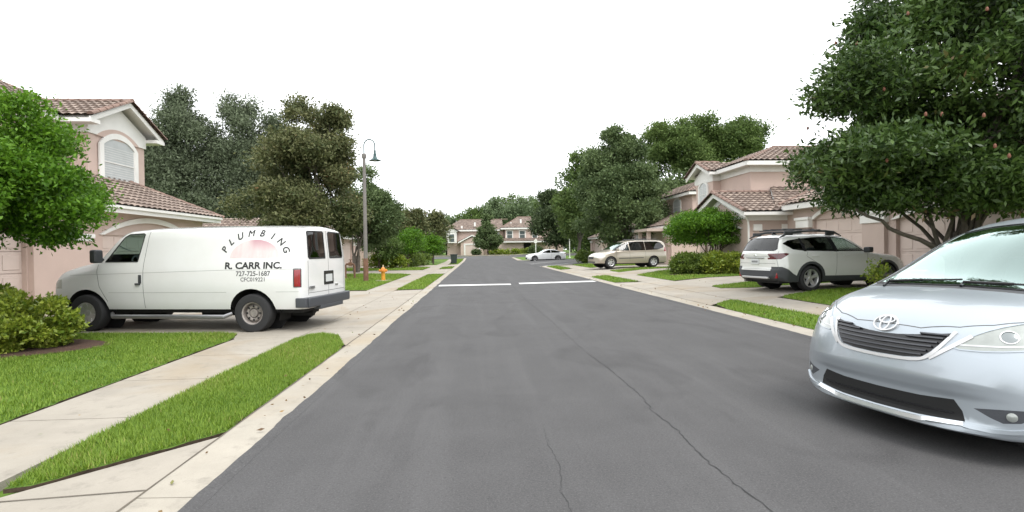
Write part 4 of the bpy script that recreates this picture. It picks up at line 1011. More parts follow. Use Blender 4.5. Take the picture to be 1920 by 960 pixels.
def suv_wagon():
    c = Car('station_wagon', 'white crossover wagon with grey cladding and roof rack parked on the right driveway', 'car', (9.077, 15.151, .189, .212))
    st = [(-1.09, .42, .66, .60, .76, .90, .72, 1.02, .60, 1.07), (-1.04, .36, .78, .60, .86, .95, .80, 1.10, .66, 1.15), (-.90, .28, .85, .62, .915, 1.02, .87, 1.30, .66, 1.37), (-.74, .26, .87, .62, .93, 1.05, .89, 1.47, .64, 1.54),
          (-.62, .25, .87, .62, .93, 1.06, .90, 1.51, .63, 1.58), (-.2, .25, .87, .62, .93, 1.07, .905, 1.55, .63, 1.61), (.7, .25, .87, .62, .93, 1.07, .91, 1.57, .64, 1.625), (1.25, .25, .87, .62, .93, 1.06, .91, 1.54, .63, 1.605),
          (1.6, .25, .87, .62, .93, 1.05, .905, 1.455, .62, 1.52), (2.35, .25, .87, .62, .93, 1.0, .89, 1.07, .70, 1.13), (2.5, .25, .87, .62, .93, .98, .885, 1.04, .70, 1.10), (3.2, .26, .86, .6, .92, .92, .86, .97, .66, 1.02),
          (3.55, .28, .82, .58, .89, .85, .80, .90, .62, .94), (3.74, .3, .74, .55, .82, .75, .74, .8, .56, .83), (3.80, .34, .66, .5, .74, .66, .68, .7, .5, .72)]
    def warp(x, y, z):
        if x > 2.9: x -= .30*(abs(y)/.9)**3*smst(2.9, 3.8, x)
        if x < -.7: x += .17*(abs(y)/.9)**4*smst(.7, 1.08, -x)
        if x < -.8 and z < .62: x -= .03*smst(.9, 1.0, -x)
        return x, y, z
    c.shell(st, warp, .05)
    c.arch(0, .355, .405); c.arch(2.745, .355, .405)
    for s_ in (1, -1):
        c.region('side_window', M['glass_tint'], [(-.78, 1.33), (-.60, 1.41), (-.22, 1.455), (-.20, 1.13), (-.55, 1.17)], 'y', s_, .5, seal=M['black'])
        c.region('side_window', M['glass_tint'], [(-.16, 1.46), (.30, 1.495), (.76, 1.51), (.84, 1.105), (-.14, 1.13)], 'y', s_, .5, seal=M['black'], label='dark rear door window')
        c.region('side_window', M['glass_clear'], [(.90, 1.51), (1.16, 1.50), (1.42, 1.44), (1.72, 1.27), (1.96, 1.10), (.96, 1.105)], 'y', s_, .5, seal=M['black'], label='clear front door window')
        c.region('pillar', M['black'], [(.74, 1.53), (.92, 1.53), (.98, 1.09), (.82, 1.09)], 'y', s_, .5)
        c.region('pillar', M['black'], [(-.23, 1.48), (-.15, 1.48), (-.13, 1.11), (-.21, 1.11)], 'y', s_, .5)
        arc = [(.5*math.cos(t), .355+.475*math.sin(t)) for t in np.linspace(0, math.pi, 14)]
        c.region('arch_cladding', M['plastic'], [(.5, .2)]+arc+[(-.5, .2)], 'y', s_, .5, nmin=-1)
        c.region('arch_cladding', M['plastic'], [(3.245, .2)]+[(x+2.745, z) for x, z in arc]+[(2.245, .2)], 'y', s_, .5, nmin=-1)
        c.region('sill_cladding', M['plastic'], [(.45, .2), (2.3, .2), (2.3, .40), (.45, .42)], 'y', s_, .5, nmin=-1)
        c.region('rear_corner_cladding', M['plastic'], [(-1.2, .2), (-.45, .2), (-.45, .42), (-.62, .50), (-.78, .62), (-.92, .69), (-1.2, .69)], 'y', s_, .56, nmin=-1)
        c.region('tail_light', M['dark_red'], [(-1.15, .89), (-.93, .90), (-.72, 1.05), (-.80, 1.07), (-1.15, 1.05)], 'y', s_, .50, nmin=-1)
        c.region('headlight', M['lens'], [(3.3, .72), (3.8, .68), (3.8, .82), (3.25, .88)], 'y', s_, .45, nmin=-1)
    for s_ in (1, -1):
        c.region('rear_door', M['pearl_paint'], [(.86, .42), (.90, 1.54), (-.1, 1.50), (-.16, .98), (.2, .78), (.45, .62), (.48, .42)], 'y', s_, .5)
        c.region('front_door', M['pearl_paint'], [(.88, .42), (.92, 1.54), (1.4, 1.48), (2.0, 1.1), (1.98, .42)], 'y', s_, .5)
    c.region('rear_window', M['glass_tint'], [(-.62, 1.145), (.62, 1.145), (.66, 1.19), (.56, 1.46), (.50, 1.49), (-.50, 1.49), (-.56, 1.46), (-.66, 1.19)], 'x', -1, .5, seal=M['black'], sealw=.04)
    c.region('rear_bumper', M['plastic'], [(-.8, .25), (.8, .25), (.8, .58), (-.8, .58)], 'x', -1, .7, nmin=-.3)
    c.region('windscreen', M['glass_front'], [(-.66, 1.13), (.66, 1.13), (.56, 1.50), (-.56, 1.50)], 'x', 1, 1.3)
    c.region('grille', M['black'], [(-.4, .5), (.4, .5), (.42, .72), (-.42, .72)], 'x', 1, 3.3)
    c.finish(M['pearl_paint'])
    seg_lines(c, [[(.86, .42), (.90, 1.1)], [(-.1, 1.1), (-.16, .98), (.2, .78)], [(1.98, .42), (2.02, 1.05)]], w=.009, m='seam')
    seg_lines(c, [[(-.7, .78), (.7, .78)], [(-.72, .98), (.72, .98)], [(-.78, .62), (-.72, .98), (-.72, 1.12)], [(.78, .62), (.72, .98), (.72, 1.12)], [(-.6, .62), (.6, .62)]], 'x', (-1,), w=.009, m='seam')
    c.part('garnish', M['alloy_dark'], lambda mb: mb.box(-1.12, -1.085, -.36, .36, .925, .945, bev=.006))
    c.part('badge', M['chrome'], lambda mb: mb.lathe([(0, .02), (.04, .018), (.055, .0)], 20, Matrix.Translation((-1.085, 0, 1.0)) @ Matrix.Rotation(-math.pi/2, 4, 'Y') @ Matrix.Diagonal((.6, 1, 1, 1))))
    c.part('number_plate', M['plate'], lambda mb: mb.box(-1.115, -1.09, -.155, .155, .75, .90, bev=.006))
    def pl(mb):
        for k in range(6): mb.box(-1.119, -1.1155, -.115+.04*k, -.092+.04*k, .80, .855)
    c.part('plate_lettering', M['ink_grey'], pl, smooth=False)
    c.part('skid_plate', M['alloy'], lambda mb: mb.box(-1.13, -1.05, -.52, .52, .35, .405, bev=.015))
    for s_ in (1, -1):
        c.part('reflector', M['red_lens'], lambda mb: mb.box(-1.03, -.955, s_*.70-.05, s_*.70+.05, .37, .52, bev=.012))
        def rail(mb):
            mb.tube([(-.78, s_*.60, 1.50), (-.55, s_*.60, 1.60), (-.2, s_*.61, 1.665), (.3, s_*.61, 1.685), (.8, s_*.61, 1.68), (1.1, s_*.60, 1.65), (1.38, s_*.59, 1.54)], [.018, .036, .034, .026, .03, .034, .016], 8)
            for x in (-.5, .95): mb.box(x-.14, x+.14, s_*.61-.03, s_*.61+.03, 1.56, 1.66, bev=.012)
        c.part('roof_rail', M['plastic'], rail)
        def mir(mb): mb.box(1.82, 2.0, s_*1.02-.10, s_*1.02+.10, 1.05, 1.21, bev=.05); mb.tube([(1.95, s_*.88, 1.08), (1.92, s_*1.0, 1.10)], .025, 8)
        c.part('wing_mirror', M['plastic'], mir)
        for x in (.02, 1.12): c.part('door_handle', M['pearl_paint'], lambda mb: mb.box(x, x+.2, s_*.905, s_*.945, .955, .98, bev=.01))
        c.wheel(0, s_*.80, .355, .225, 'pair', n=5, rimr=.245, m=M['alloy']) if False else c.wheel(0, s_*.80, .355, .225, 'five', n=5, rimr=.245, m=M['alloy'])
        c.wheel(2.745, s_*.80, .355, .225, 'five', n=5, rimr=.245, m=M['alloy_dark'])
    def rack(mb):
        for x in (-.35, .55): mb.box(x-.035, x+.035, -.66, .66, 1.70, 1.73, bev=.012)
        for y in (-.35, .1, .4): mb.box(-.45, .65, y-.03, y+.03, 1.733, 1.76, bev=.01)
    c.part('roof_rack', M['plastic'], rack)
    c.part('exhaust', M['metal'], lambda mb: mb.tube([(-1.1, .42, .27), (-.7, .42, .27)], .035, 10)); c.part('rear_wiper', M['black'], lambda mb: mb.tube([(-1.03, .0, 1.17), (-.98, .34, 1.20)], .012, 6))
    c.part('underbody', M['dark'], lambda mb: mb.box(-.9, 3.4, -.7, .7, .22, .30), smooth=False)
    c.part('antenna', M['black'], lambda mb: mb.prism([(-.5, 0, 1.59), (-.3, 0, 1.60), (-.46, 0, 1.67)], (0, .03, 0)), smooth=False)
    c.seats([.15, 1.15], zs=.62, tall=.55, wheel_x=(1.62, .38, 1.0), dash=(1.9, 2.3, 1.06))
suv_wagon()

def gold_minivan():
    c = Car('minivan', 'champagne gold minivan backed onto the driveway beside the big oak', 'minivan', (11.05, 34.416, .234, 3.373))
    st = [(-1.08, .36, .80, .60, .88, .95, .84, 1.10, .74, 1.14), (-1.03, .30, .88, .60, .945, 1.0, .91, 1.30, .74, 1.36), (-.90, .27, .92, .62, .985, 1.02, .95, 1.55, .72, 1.62), (-.74, .26, .93, .62, .99, 1.03, .96, 1.64, .71, 1.71), (-.4, .26, .93, .62, .995, 1.04, .965, 1.68, .71, 1.75),
          (1.0, .26, .93, .62, .995, 1.04, .97, 1.68, .72, 1.755), (1.7, .26, .93, .62, .995, 1.03, .965, 1.63, .71, 1.70), (2.1, .26, .93, .62, .99, 1.02, .96, 1.49, .70, 1.56), (2.95, .26, .93, .62, .985, .98, .94, 1.06, .76, 1.13), (3.1, .26, .92, .62, .98, .96, .93, 1.02, .76, 1.09),
          (3.6, .27, .88, .6, .95, .84, .89, .90, .72, .95), (3.88, .28, .80, .52, .88, .70, .82, .76, .64, .80), (3.97, .30, .72, .48, .80, .62, .74, .66, .55, .69)]
    def warp(x, y, z):
        if x > 3.0: x -= .34*(abs(y)/.92)**3*smst(3.0, 3.97, x)
        if x < -.8: x += .10*(abs(y)/.92)**4*smst(.8, 1.08, -x)
        return x, y, z
    c.shell(st, warp, .06)
    c.arch(0, .34, .40); c.arch(3.03, .34, .40)
    for s_ in (1, -1):
        c.region('side_window', M['glass_clear'], [(2.88, 1.07), (2.62, 1.22), (2.30, 1.38), (2.02, 1.50), (1.78, 1.575), (1.74, 1.07)], 'y', s_, .5, seal=M['black'])
        c.region('side_window', M['glass_tint'], [(1.68, 1.07), (1.70, 1.60), (1.0, 1.63), (.62, 1.63), (.62, 1.08)], 'y', s_, .5, seal=M['black'], label='dark sliding door window')
        c.region('side_window', M['glass_tint'], [(.57, 1.08), (.57, 1.63), (-.3, 1.625), (-.56, 1.56), (-.78, 1.34), (-.74, 1.24), (-.3, 1.12)], 'y', s_, .5, seal=M['black'], label='dark rear quarter window')
        c.region('tail_light', M['red_lens'], [(-.74, 1.0), (-1.1, .96), (-1.1, 1.24), (-.98, 1.30), (-.84, 1.26)], 'y', s_, .6, nmin=-1)
        c.region('headlight', M['lens'], [(3.35, .70), (3.8, .62), (3.95, .64), (3.9, .78), (3.5, .85)], 'y', s_, .42, nmin=-1)
    for s_ in (1, -1):
        c.region('sliding_door', M['gold_paint'], [(.6, .4), (.6, 1.64), (1.70, 1.62), (1.70, .4)], 'y', s_, .5)
        c.region('front_door', M['gold_paint'], [(1.72, .4), (1.74, 1.62), (2.0, 1.56), (2.7, 1.15), (2.62, .45)], 'y', s_, .5)
    c.region('rear_window', M['glass_tint'], [(-.68, 1.2), (.68, 1.2), (.62, 1.58), (-.62, 1.58)], 'x', -1, .5)
    c.region('windscreen', M['glass_front'], [(-.74, 1.14), (.74, 1.14), (.62, 1.60), (-.62, 1.60)], 'x', 1, 1.7)
    c.region('grille', M['plastic'], [(-.34, .55), (.34, .55), (.38, .70), (-.38, .70)], 'x', 1, 3.3); c.region('lower_grille', M['plastic'], [(-.5, .32), (.5, .32), (.5, .40), (-.5, .40)], 'x', 1, 3.3)
    c.finish(M['gold_paint'])
    seg_lines(c, [[(.60, .4), (.60, 1.05)], [(1.72, .4), (1.72, 1.05)], [(2.62, .45), (2.7, 1.0)]], w=.012, m='seam')
    seg_lines(c, [[(.75, .60), (2.5, .585)]], w=.045, m='bumper_grey', name='rub_strip', th=.01); seg_lines(c, [[(-.3, 1.02), (2.6, .99)]], w=.012, m='chrome', name='belt_trim', th=.006)
    for s_ in (1, -1):
        c.part('wing_mirror', M['gold_paint'], lambda mb: mb.box(2.55, 2.68, s_*1.06-.09, s_*1.06+.09, 1.04, 1.2, bev=.04))
        c.part('door_handle', M['gold_paint'], lambda mb: (mb.box(1.76, 1.95, s_*.96, s_*.995, .90, .94, bev=.01), mb.box(1.45, 1.62, s_*.96, s_*.995, .90, .94, bev=.01)))
        c.part('roof_rail', M['bumper_grey'], lambda mb: mb.tube([(-.5, s_*.62, 1.72), (-.4, s_*.62, 1.775), (1.2, s_*.62, 1.785), (1.35, s_*.62, 1.73)], .018, 8))
        for x in (0, 3.03): c.wheel(x, s_*.86, .34, .22, 'five', rimr=.215, n=6, m=M['alloy'])
    c.part('number_plate', M['plate'], lambda mb: mb.box(3.93, 3.96, -.155, .155, .43, .55)); c.part('underbody', M['dark'], lambda mb: mb.box(-.9, 3.5, -.75, .75, .22, .32), smooth=False)
    c.seats([-.1, .9, 1.7], zs=.75, tall=.6, dash=(2.5, 2.95, 1.04))
gold_minivan()

def white_sedan():
    c = Car('sedan', 'white four door sedan with dark windows parked across the side street', 'car', (9.565, 64.369, .02, 3.22))
    st = [(-1.08, .34, .76, .58, .84, .88, .80, .98, .66, 1.02), (-1.02, .28, .84, .6, .90, .93, .86, 1.03, .70, 1.07), (-.7, .24, .87, .6, .92, .95, .88, 1.06, .70, 1.10), (-.45, .22, .87, .6, .925, .95, .885, 1.10, .66, 1.15), (.25, .2, .87, .6, .925, .95, .89, 1.33, .58, 1.40), (.9, .2, .87, .6, .925, .94, .89, 1.38, .58, 1.445),
          (1.35, .2, .87, .6, .925, .93, .885, 1.34, .57, 1.41), (2.2, .2, .87, .6, .925, .90, .87, .98, .68, 1.04), (2.35, .2, .87, .6, .925, .89, .865, .95, .68, 1.01), (3.2, .2, .85, .56, .90, .78, .83, .82, .66, .87), (3.6, .2, .78, .5, .84, .66, .78, .70, .60, .74), (3.76, .24, .68, .45, .76, .56, .70, .6, .5, .63)]
    def warp(x, y, z):
        if x > 2.8: x -= .32*(abs(y)/.88)**3*smst(2.8, 3.76, x)
        if x < -.7: x += .14*(abs(y)/.88)**4*smst(.7, 1.08, -x)
        return x, y, z
    c.shell(st, warp, .07); c.arch(0, .34, .39); c.arch(2.82, .34, .39)
    for s_ in (1, -1):
        c.region('side_window', M['glass_tint'], [(-.42, 1.08), (-.15, 1.19), (.3, 1.29), (.78, 1.33), (.80, 1.0), (-.1, 1.01)], 'y', s_, .4, seal=M['black'])
        c.region('side_window', M['glass_tint'], [(.86, 1.335), (1.15, 1.32), (1.5, 1.21), (2.0, .99), (.88, .99)], 'y', s_, .4, seal=M['black'])
        c.region('headlight', M['lens'], [(3.0, .62), (3.55, .54), (3.6, .62), (3.1, .74)], 'y', s_, .4, nmin=-1); c.region('tail_light', M['red_lens'], [(-.85, .84), (-1.2, .84), (-1.2, .93), (-.8, .97)], 'y', s_, .4, nmin=-1)
        c.region('skirt', M['plastic'], [(.4, .18), (2.4, .18), (2.4, .26), (.4, .26)], 'y', s_, .5, nmin=-1)
    for s_ in (1, -1):
        c.region('rear_door', M['bright_white'], [(.80, .3), (.83, 1.36), (.3, 1.33), (-.16, 1.0), (.0, .75), (.42, .6), (.42, .3)], 'y', s_, .4)
        c.region('front_door', M['bright_white'], [(.84, .3), (.86, 1.36), (1.2, 1.34), (2.0, 1.0), (2.0, .3)], 'y', s_, .4)
    c.region('windscreen', M['glass_front'], [(-.66, 1.04), (.66, 1.04), (.5, 1.32), (-.5, 1.32)], 'x', 1, 1.3); c.region('grille', M['black'], [(-.5, .26), (.5, .26), (.56, .44), (-.56, .44)], 'x', 1, 3.0)
    c.region('rear_window', M['glass_tint'], [(-.6, 1.12), (.6, 1.12), (.48, 1.34), (-.48, 1.34)], 'x', -1, -.5)
    c.finish(M['bright_white'])
    seg_lines(c, [[(.82, .3), (.84, .98)], [(-.1, .8), (-.16, 1.0)]], w=.014, m='seam')
    for s_ in (1, -1):
        c.part('wing_mirror', M['white_paint'], lambda mb: mb.box(1.85, 1.97, s_*.97-.08, s_*.97+.08, .96, 1.07, bev=.03))
        for x in (0, 2.82): c.wheel(x, s_*.81, .345, .22, 'five', rimr=.25, n=5, m=M['alloy_dark'])
    c.part('underbody', M['dark'], lambda mb: mb.box(-.9, 3.4, -.7, .7, .18, .26), smooth=False)
    c.part('spoiler', M['white_paint'], lambda mb: mb.box(-1.06, -.9, -.6, .6, 1.075, 1.10, bev=.01))
    c.seats([.1, 1.0], zs=.5, tall=.5, dash=(1.7, 2.1, .92))
white_sedan()

def silver_minivan():
    c = Car('minivan', 'silver blue minivan with black slatted grille pulling out of the near right driveway', 'minivan', (6.9, 4.78, -.02, 3.374))
    st = [(-1.06, .36, .80, .60, .88, .98, .84, 1.12, .74, 1.16), (-.98, .28, .90, .60, .96, 1.02, .93, 1.40, .72, 1.46), (-.8, .24, .93, .62, .99, 1.04, .96, 1.60, .69, 1.68), (-.3, .24, .93, .62, .992, 1.05, .965, 1.67, .68, 1.745),
          (1.0, .24, .93, .62, .992, 1.05, .965, 1.69, .69, 1.765), (1.6, .24, .93, .62, .992, 1.04, .965, 1.665, .69, 1.74), (2.05, .24, .93, .62, .992, 1.03, .96, 1.57, .70, 1.645), (2.98, .23, .94, .62, .99, 1.01, .94, 1.115, .815, 1.175), (3.12, .23, .94, .62, .99, 1.0, .935, 1.07, .815, 1.13),
          (3.5, .22, .93, .60, .985, .95, .92, 1.00, .79, 1.065), (3.74, .21, .91, .58, .975, .87, .90, .925, .74, .985), (3.86, .20, .88, .56, .96, .80, .885, .85, .71, .90), (3.93, .20, .86, .53, .945, .70, .875, .75, .69, .80), (3.975, .205, .84, .48, .93, .58, .87, .64, .68, .68), (3.99, .22, .82, .42, .90, .5, .86, .55, .66, .58)]
    def warp(x, y, z):
        if x > 3.0: x -= .40*(abs(y)/1.0)**3*smst(3.0, 3.95, x)
        if x > 3.8:
            t = smst(3.85, 3.96, x)*smst(.92, .6, abs(y))
            if .24 < z < .48: x -= .018*t*smst(.24, .29, z)*smst(.48, .43, z)     # the mouth sits back
            x += .02*t*math.exp(-((z-.545)/.06)**2)+.03*t*math.exp(-((z-.235)/.035)**2)
        if x < -.8: x += .10*(abs(y)/.92)**4*smst(.8, 1.08, -x)
        return x, y, z
    c.shell(st, warp, .035, fil=(.05, .18, .05, .10, .25))
    c.arch(0, .35, .41); c.arch(3.03, .35, .41)
    for s_ in (1, -1):
        c.region('side_window', M['glass_clear'], [(2.86, 1.11), (2.45, 1.33), (2.02, 1.52), (1.80, 1.57), (1.76, 1.09)], 'y', s_, .5, seal=M['black'])
        c.region('side_window', M['glass_tint'], [(1.70, 1.09), (1.74, 1.59), (1.0, 1.62), (.6, 1.62), (.6, 1.09)], 'y', s_, .5, seal=M['black'])
        c.region('side_window', M['glass_tint'], [(.54, 1.09), (.54, 1.62), (-.4, 1.60), (-.75, 1.40), (-.72, 1.2), (-.3, 1.12)], 'y', s_, .5, seal=M['black'])
        # lamps: long swept lens from beside the grille round to the wing
        L = [(s_*.475, .765), (s_*.56, .755), (s_*.70, .765), (s_*.86, .80), (s_*.90, .85), (s_*.885, .93), (s_*.80, .955), (s_*.70, .935), (s_*.60, .885), (s_*.53, .83)]
        k = c.region('headlight', M['headlamp'], smooth_poly(L if s_ > 0 else L, 2), 'x', 1, 2.9, nmin=.0, seal=M['silver_paint'], sealw=.01)
        c.region('fog_recess', M['bumper_grey'], [(s_*.60, .385), (s_*.70, .40), (s_*.84, .415), (s_*.85, .375), (s_*.80, .33), (s_*.73, .315), (s_*.67, .345)], 'x', 1, 2.9)
    gp = [(-.45, .855), (-.36, .84), (-.24, .822), (-.12, .808), (0, .803), (.12, .808), (.24, .822), (.36, .84), (.45, .855), (.41, .79), (.36, .72), (.31, .675), (.2, .66), (0, .654), (-.2, .66), (-.31, .675), (-.36, .72), (-.41, .79)]
    c.region('grille', M['black'], gp, 'x', 1, 3.4)
    c.region('air_intake', M['dark'], [(-.50, .42), (-.3, .405), (0, .40), (.3, .405), (.50, .42), (.545, .35), (.56, .285), (.3, .272), (0, .268), (-.3, .272), (-.56, .285), (-.545, .35)], 'x', 1, 3.4)
    W = [(2.10, -.60), (3.00, -.765), (3.075, -.5), (3.105, -.2), (3.11, 0), (3.105, .2), (3.075, .5), (3.00, .765), (2.10, .60), (2.055, .4), (2.04, 0), (2.055, -.4)]
    c.region('windscreen', M['glass_teal'], W, 'z', 1, .9, seal=M['black'], sealw=.03)
    c.region('cowl', M['plastic'], [(3.00, -.765), (3.075, -.5), (3.105, -.2), (3.11, 0), (3.105, .2), (3.075, .5), (3.00, .765), (3.07, .79), (3.15, .5), (3.185, .2), (3.19, 0), (3.185, -.2), (3.15, -.5), (3.07, -.79)], 'z', 1, .9)
    H = [(3.06, -.80), (3.15, -.5), (3.19, 0), (3.15, .5), (3.06, .80), (3.3, .80), (3.55, .73), (3.70, .60), (3.80, .46), (3.875, .25), (3.885, 0), (3.875, -.25), (3.80, -.46), (3.70, -.60), (3.55, -.73), (3.3, -.80)]
    c.region('hood', M['silver_paint'], H, 'z', 1, .7)
    c.region('rear_window', M['glass_tint'], [(-.68, 1.25), (.68, 1.25), (.62, 1.60), (-.62, 1.60)], 'x', -1, .5)
    c.finish(M['silver_paint'])
    mb = MB(); c.strip(mb, H, 'z', 1, w=.008, off=.0005, th=.001, closed=True); mb.build('panel_gap', M['seam'], c.body)
    # grille slats and bright surround
    for i, z in enumerate((.685, .715, .745, .775, .805, .83)):
        w = .31+.14*(z-.68)/.17
        if z > .80: 
            for s_ in (1, -1):
                mb = MB(); c.strip(mb, [(s_*(.16+.9*(z-.80)*4), z), (s_*w, z+.004)], 'x', 1, w=.012, off=.012, th=.006); mb.build('grille_slat', M['slat'], c.root)
            continue
        mb = MB(); c.strip(mb, [(-w, z+.006), (-w/2, z+.001), (0, z), (w/2, z+.001), (w, z+.006)], 'x', 1, w=.012, off=.012, th=.006, smooth=3); mb.build('grille_slat', M['slat'], c.root)
    mb = MB(); c.strip(mb, [(-.46, .862), (-.43, .80), (-.375, .71), (-.31, .662), (-.2, .646), (0, .64), (.2, .646), (.31, .662), (.375, .71), (.43, .80), (.46, .862)], 'x', 1, w=.026, off=.002, th=.008, smooth=4)
    mb.build('grille_surround', M['alloy'], c.root, smooth=True)
    for s_ in (1, -1):
        mb = MB(); c.strip(mb, [(s_*.36, .675), (s_*.43, .735), (s_*.50, .80), (s_*.545, .845)], 'x', 1, w=.03, off=.001, th=.007, smooth=4); mb.build('grille_surround', M['alloy'], c.root, smooth=True)
        # projector and reflector bowls behind the clear lens edge
        for (y, z, r) in ((.70, .855, .05), (.80, .87, .04)):
            h, n = c.hit('x', 1, s_*y, z)
            if h is None: continue
            A = Matrix.Translation(h+n*.002) @ n.to_track_quat('Z', 'Y').to_matrix().to_4x4()
            c.part('projector', M['chrome'], lambda mb: mb.lathe([(r, -.004), (r*.97, .003), (r*.85, .003), (r*.80, -.003)], 24, A)); c.part('bulb_lens', M['bowl'], lambda mb: mb.lathe([(0, .004), (r*.5, .003), (r*.78, -.001)], 20, A))
        mb = MB(); c.strip(mb, [(s_*.50, .785), (s_*.60, .79), (s_*.74, .80), (s_*.86, .83)], 'x', 1, w=.012, off=.001, th=.002, smooth=3); mb.build('lamp_trim', M['alloy'], c.root)
        h, n = c.hit('x', 1, s_*.765, .362); A = Matrix.Translation(h+n*.004) @ n.to_track_quat('Z', 'Y').to_matrix().to_4x4()
        c.part('fog_light', M['headlamp'], lambda mb: mb.lathe([(0, .006), (.02, .005), (.028, .001), (.03, -.01)], 20, A))
        mb = MB(); c.strip(mb, [(s_*.56, .262), (s_*.68, .258), (s_*.80, .275), (s_*.86, .31)], 'x', 1, w=.03, off=.002, th=.01, smooth=3); mb.build('bumper_lip', M['silver_paint'], c.root, smooth=True)
    for z in (.33,):
        mb = MB(); c.strip(mb, [(-.5, z), (0, z-.004), (.5, z)], 'x', 1, w=.010, off=.003, th=.004, smooth=3); mb.build('intake_slat', M['black'], c.root)
    mb = MB(); c.strip(mb, [(-.56, .268), (-.3, .250), (0, .246), (.3, .250), (.56, .268)], 'x', 1, w=.034, off=.003, th=.012, smooth=4); mb.build('bumper_lip', M['silver_bright'], c.root, smooth=True)
    # oval emblem of three rings
    mb = MB(); el = lambda a, b, z0: [(a*math.cos(t), z0+b*math.sin(t)) for t in np.linspace(0, 2*math.pi, 25)[:-1]]
    for a, b, z0 in ((.088, .052, .868), (.032, .050, .868), (.060, .022, .892)): c.strip(mb, el(a, b, z0), 'x', 1, w=.013, off=.006, th=.010, closed=True)
    mb.build('emblem', M['alloy'], c.root, smooth=True)
    # wipers
    for y0, y1 in ((-.62, -.02), (.02, .66)):
        def wp(mb):
            pts = []
            for k in range(7):
                y = y0+(y1-y0)*k/6; h, n = c.hit('z', 1, 3.075-.10*abs(y)**2-.05*k/6, y); pts.append(h+n*.022)
            mb.tube(pts, .009, 6); h, n = c.hit('z', 1, 3.14, y0+.02); mb.tube([h+n*.01, pts[0], pts[3]], .012, 6)
        c.part('wiper', M['black'], wp)
    for s_ in (1, -1):
        c.part('wing_mirror', M['silver_paint'], lambda mb: (mb.box(2.0, 2.12, s_*1.05-.08, s_*1.05+.08, 1.06, 1.21, bev=.05), mb.tube([(2.1, s_*.93, 1.08), (2.08, s_*1.02, 1.1)], .03, 8)))
        for x in (0, 3.03): c.wheel(x, s_*.86, .35, .23, 'five', rimr=.23, n=7, m=M['alloy'])
    c.part('underbody', M['dark'], lambda mb: mb.box(-.9, 3.7, -.78, .78, .17, .30), smooth=False)
    c.part('dashboard', M['plastic'], lambda mb: mb.box(2.35, 3.05, -.75, .75, .8, 1.06, bev=.06))
    c.seats([-.1, .8, 1.65], zs=.75, tall=.6, wheel_x=(2.2, .4, 1.08))
M['glass_teal'] = car_glass('teal_windscreen', (.45, .60, .56), 3.3, 1.6, (.78, .97, .92))
M['headlamp'] = mat('headlamp_cover', (.30, .32, .30), .10, .2, coat=1, var=.12, vs_=14)
M['bowl'] = mat('lamp_bowl', (.25, .27, .27), .08, .8)
M['slat'] = mat('grille_slat', (.06, .062, .07), .35)
M['silver_bright'] = mat('bright_lip', (.75, .78, .8), .2, .6, coat=1)
silver_minivan()

# ------------------------------------------------------------------ street furniture
def street_lamp():
    x, y = -5.62, 27.3; z = zg(x, y); r = empty('street_lamp', (x, y, z), 'tall round street lamp with gooseneck arm and green bell shade behind the white van', 'street lamp')
    m = MB(); m.tube([(0, 0, -.1), (0, 0, 3.2), (0, 0, 6.35)], [.105, .09, .075], 14); m.build('pole', M['lamppole'], r, smooth=True)
    m = MB(); m.lathe([(.127, -.1), (.127, 1.15), (.12, 1.17), (.115, -.1)], 14); m.build('pole_sleeve', M['rust'], r, smooth=True)
    arc = [(0, 0, 6.3), (0, 0, 6.75)]+[(.27-.27*math.cos(t), 0, 6.85+.30*math.sin(t)) for t in np.linspace(0, math.pi, 12)]+[(.54, 0, 6.6)]
    m = MB(); m.tube(arc, .032, 8); m.build('arm', M['lampgreen'], r, smooth=True)
    m = MB(); m.lathe([(.0, 6.62), (.05, 6.6), (.055, 6.45), (.08, 6.42), (.085, 6.3), (.11, 6.22), (.2, 6.14), (.30, 6.10), (.30, 6.08), (.18, 6.11), (.08, 6.15), (0, 6.2)], 24, Matrix.Translation((.54, 0, 0))); sh = m.build('lamp_shade', M['lampgreen'], r, smooth=True)
    m = MB(); m.lathe([(0, 6.02), (.07, 6.05), (.08, 6.12), (0, 6.16)], 14, Matrix.Translation((.54, 0, 0))); m.build('bulb_cover', M['blind'], sh, smooth=True)
    m = MB(); m.lathe([(.095, 6.2), (.115, 6.25), (.115, 6.4), (.05, 6.45), (0, 6.46)], 14); m.build('pole_cap', M['lamppole'], r, smooth=True)
M['lamppole'] = mat('lamp_pole', (.17, .155, .145), .7, var=.15, vs_=2, bump=.1)
M['rust'] = mat('rusty_paint', (.15, .075, .045), .8, var=.3, vs_=6, bump=.3)
M['lampgreen'] = mat('green_enamel', (.02, .06, .06), .35)
M['hyd_y'] = mat('hydrant_yellow', (.55, .25, .02), .5, var=.15, vs_=9); M['hyd_o'] = mat('hydrant_orange', (.55, .19, .025), .55, var=.15, vs_=9); M['hyd_t'] = mat('hydrant_top', (.55, .42, .28), .5)
street_lamp()
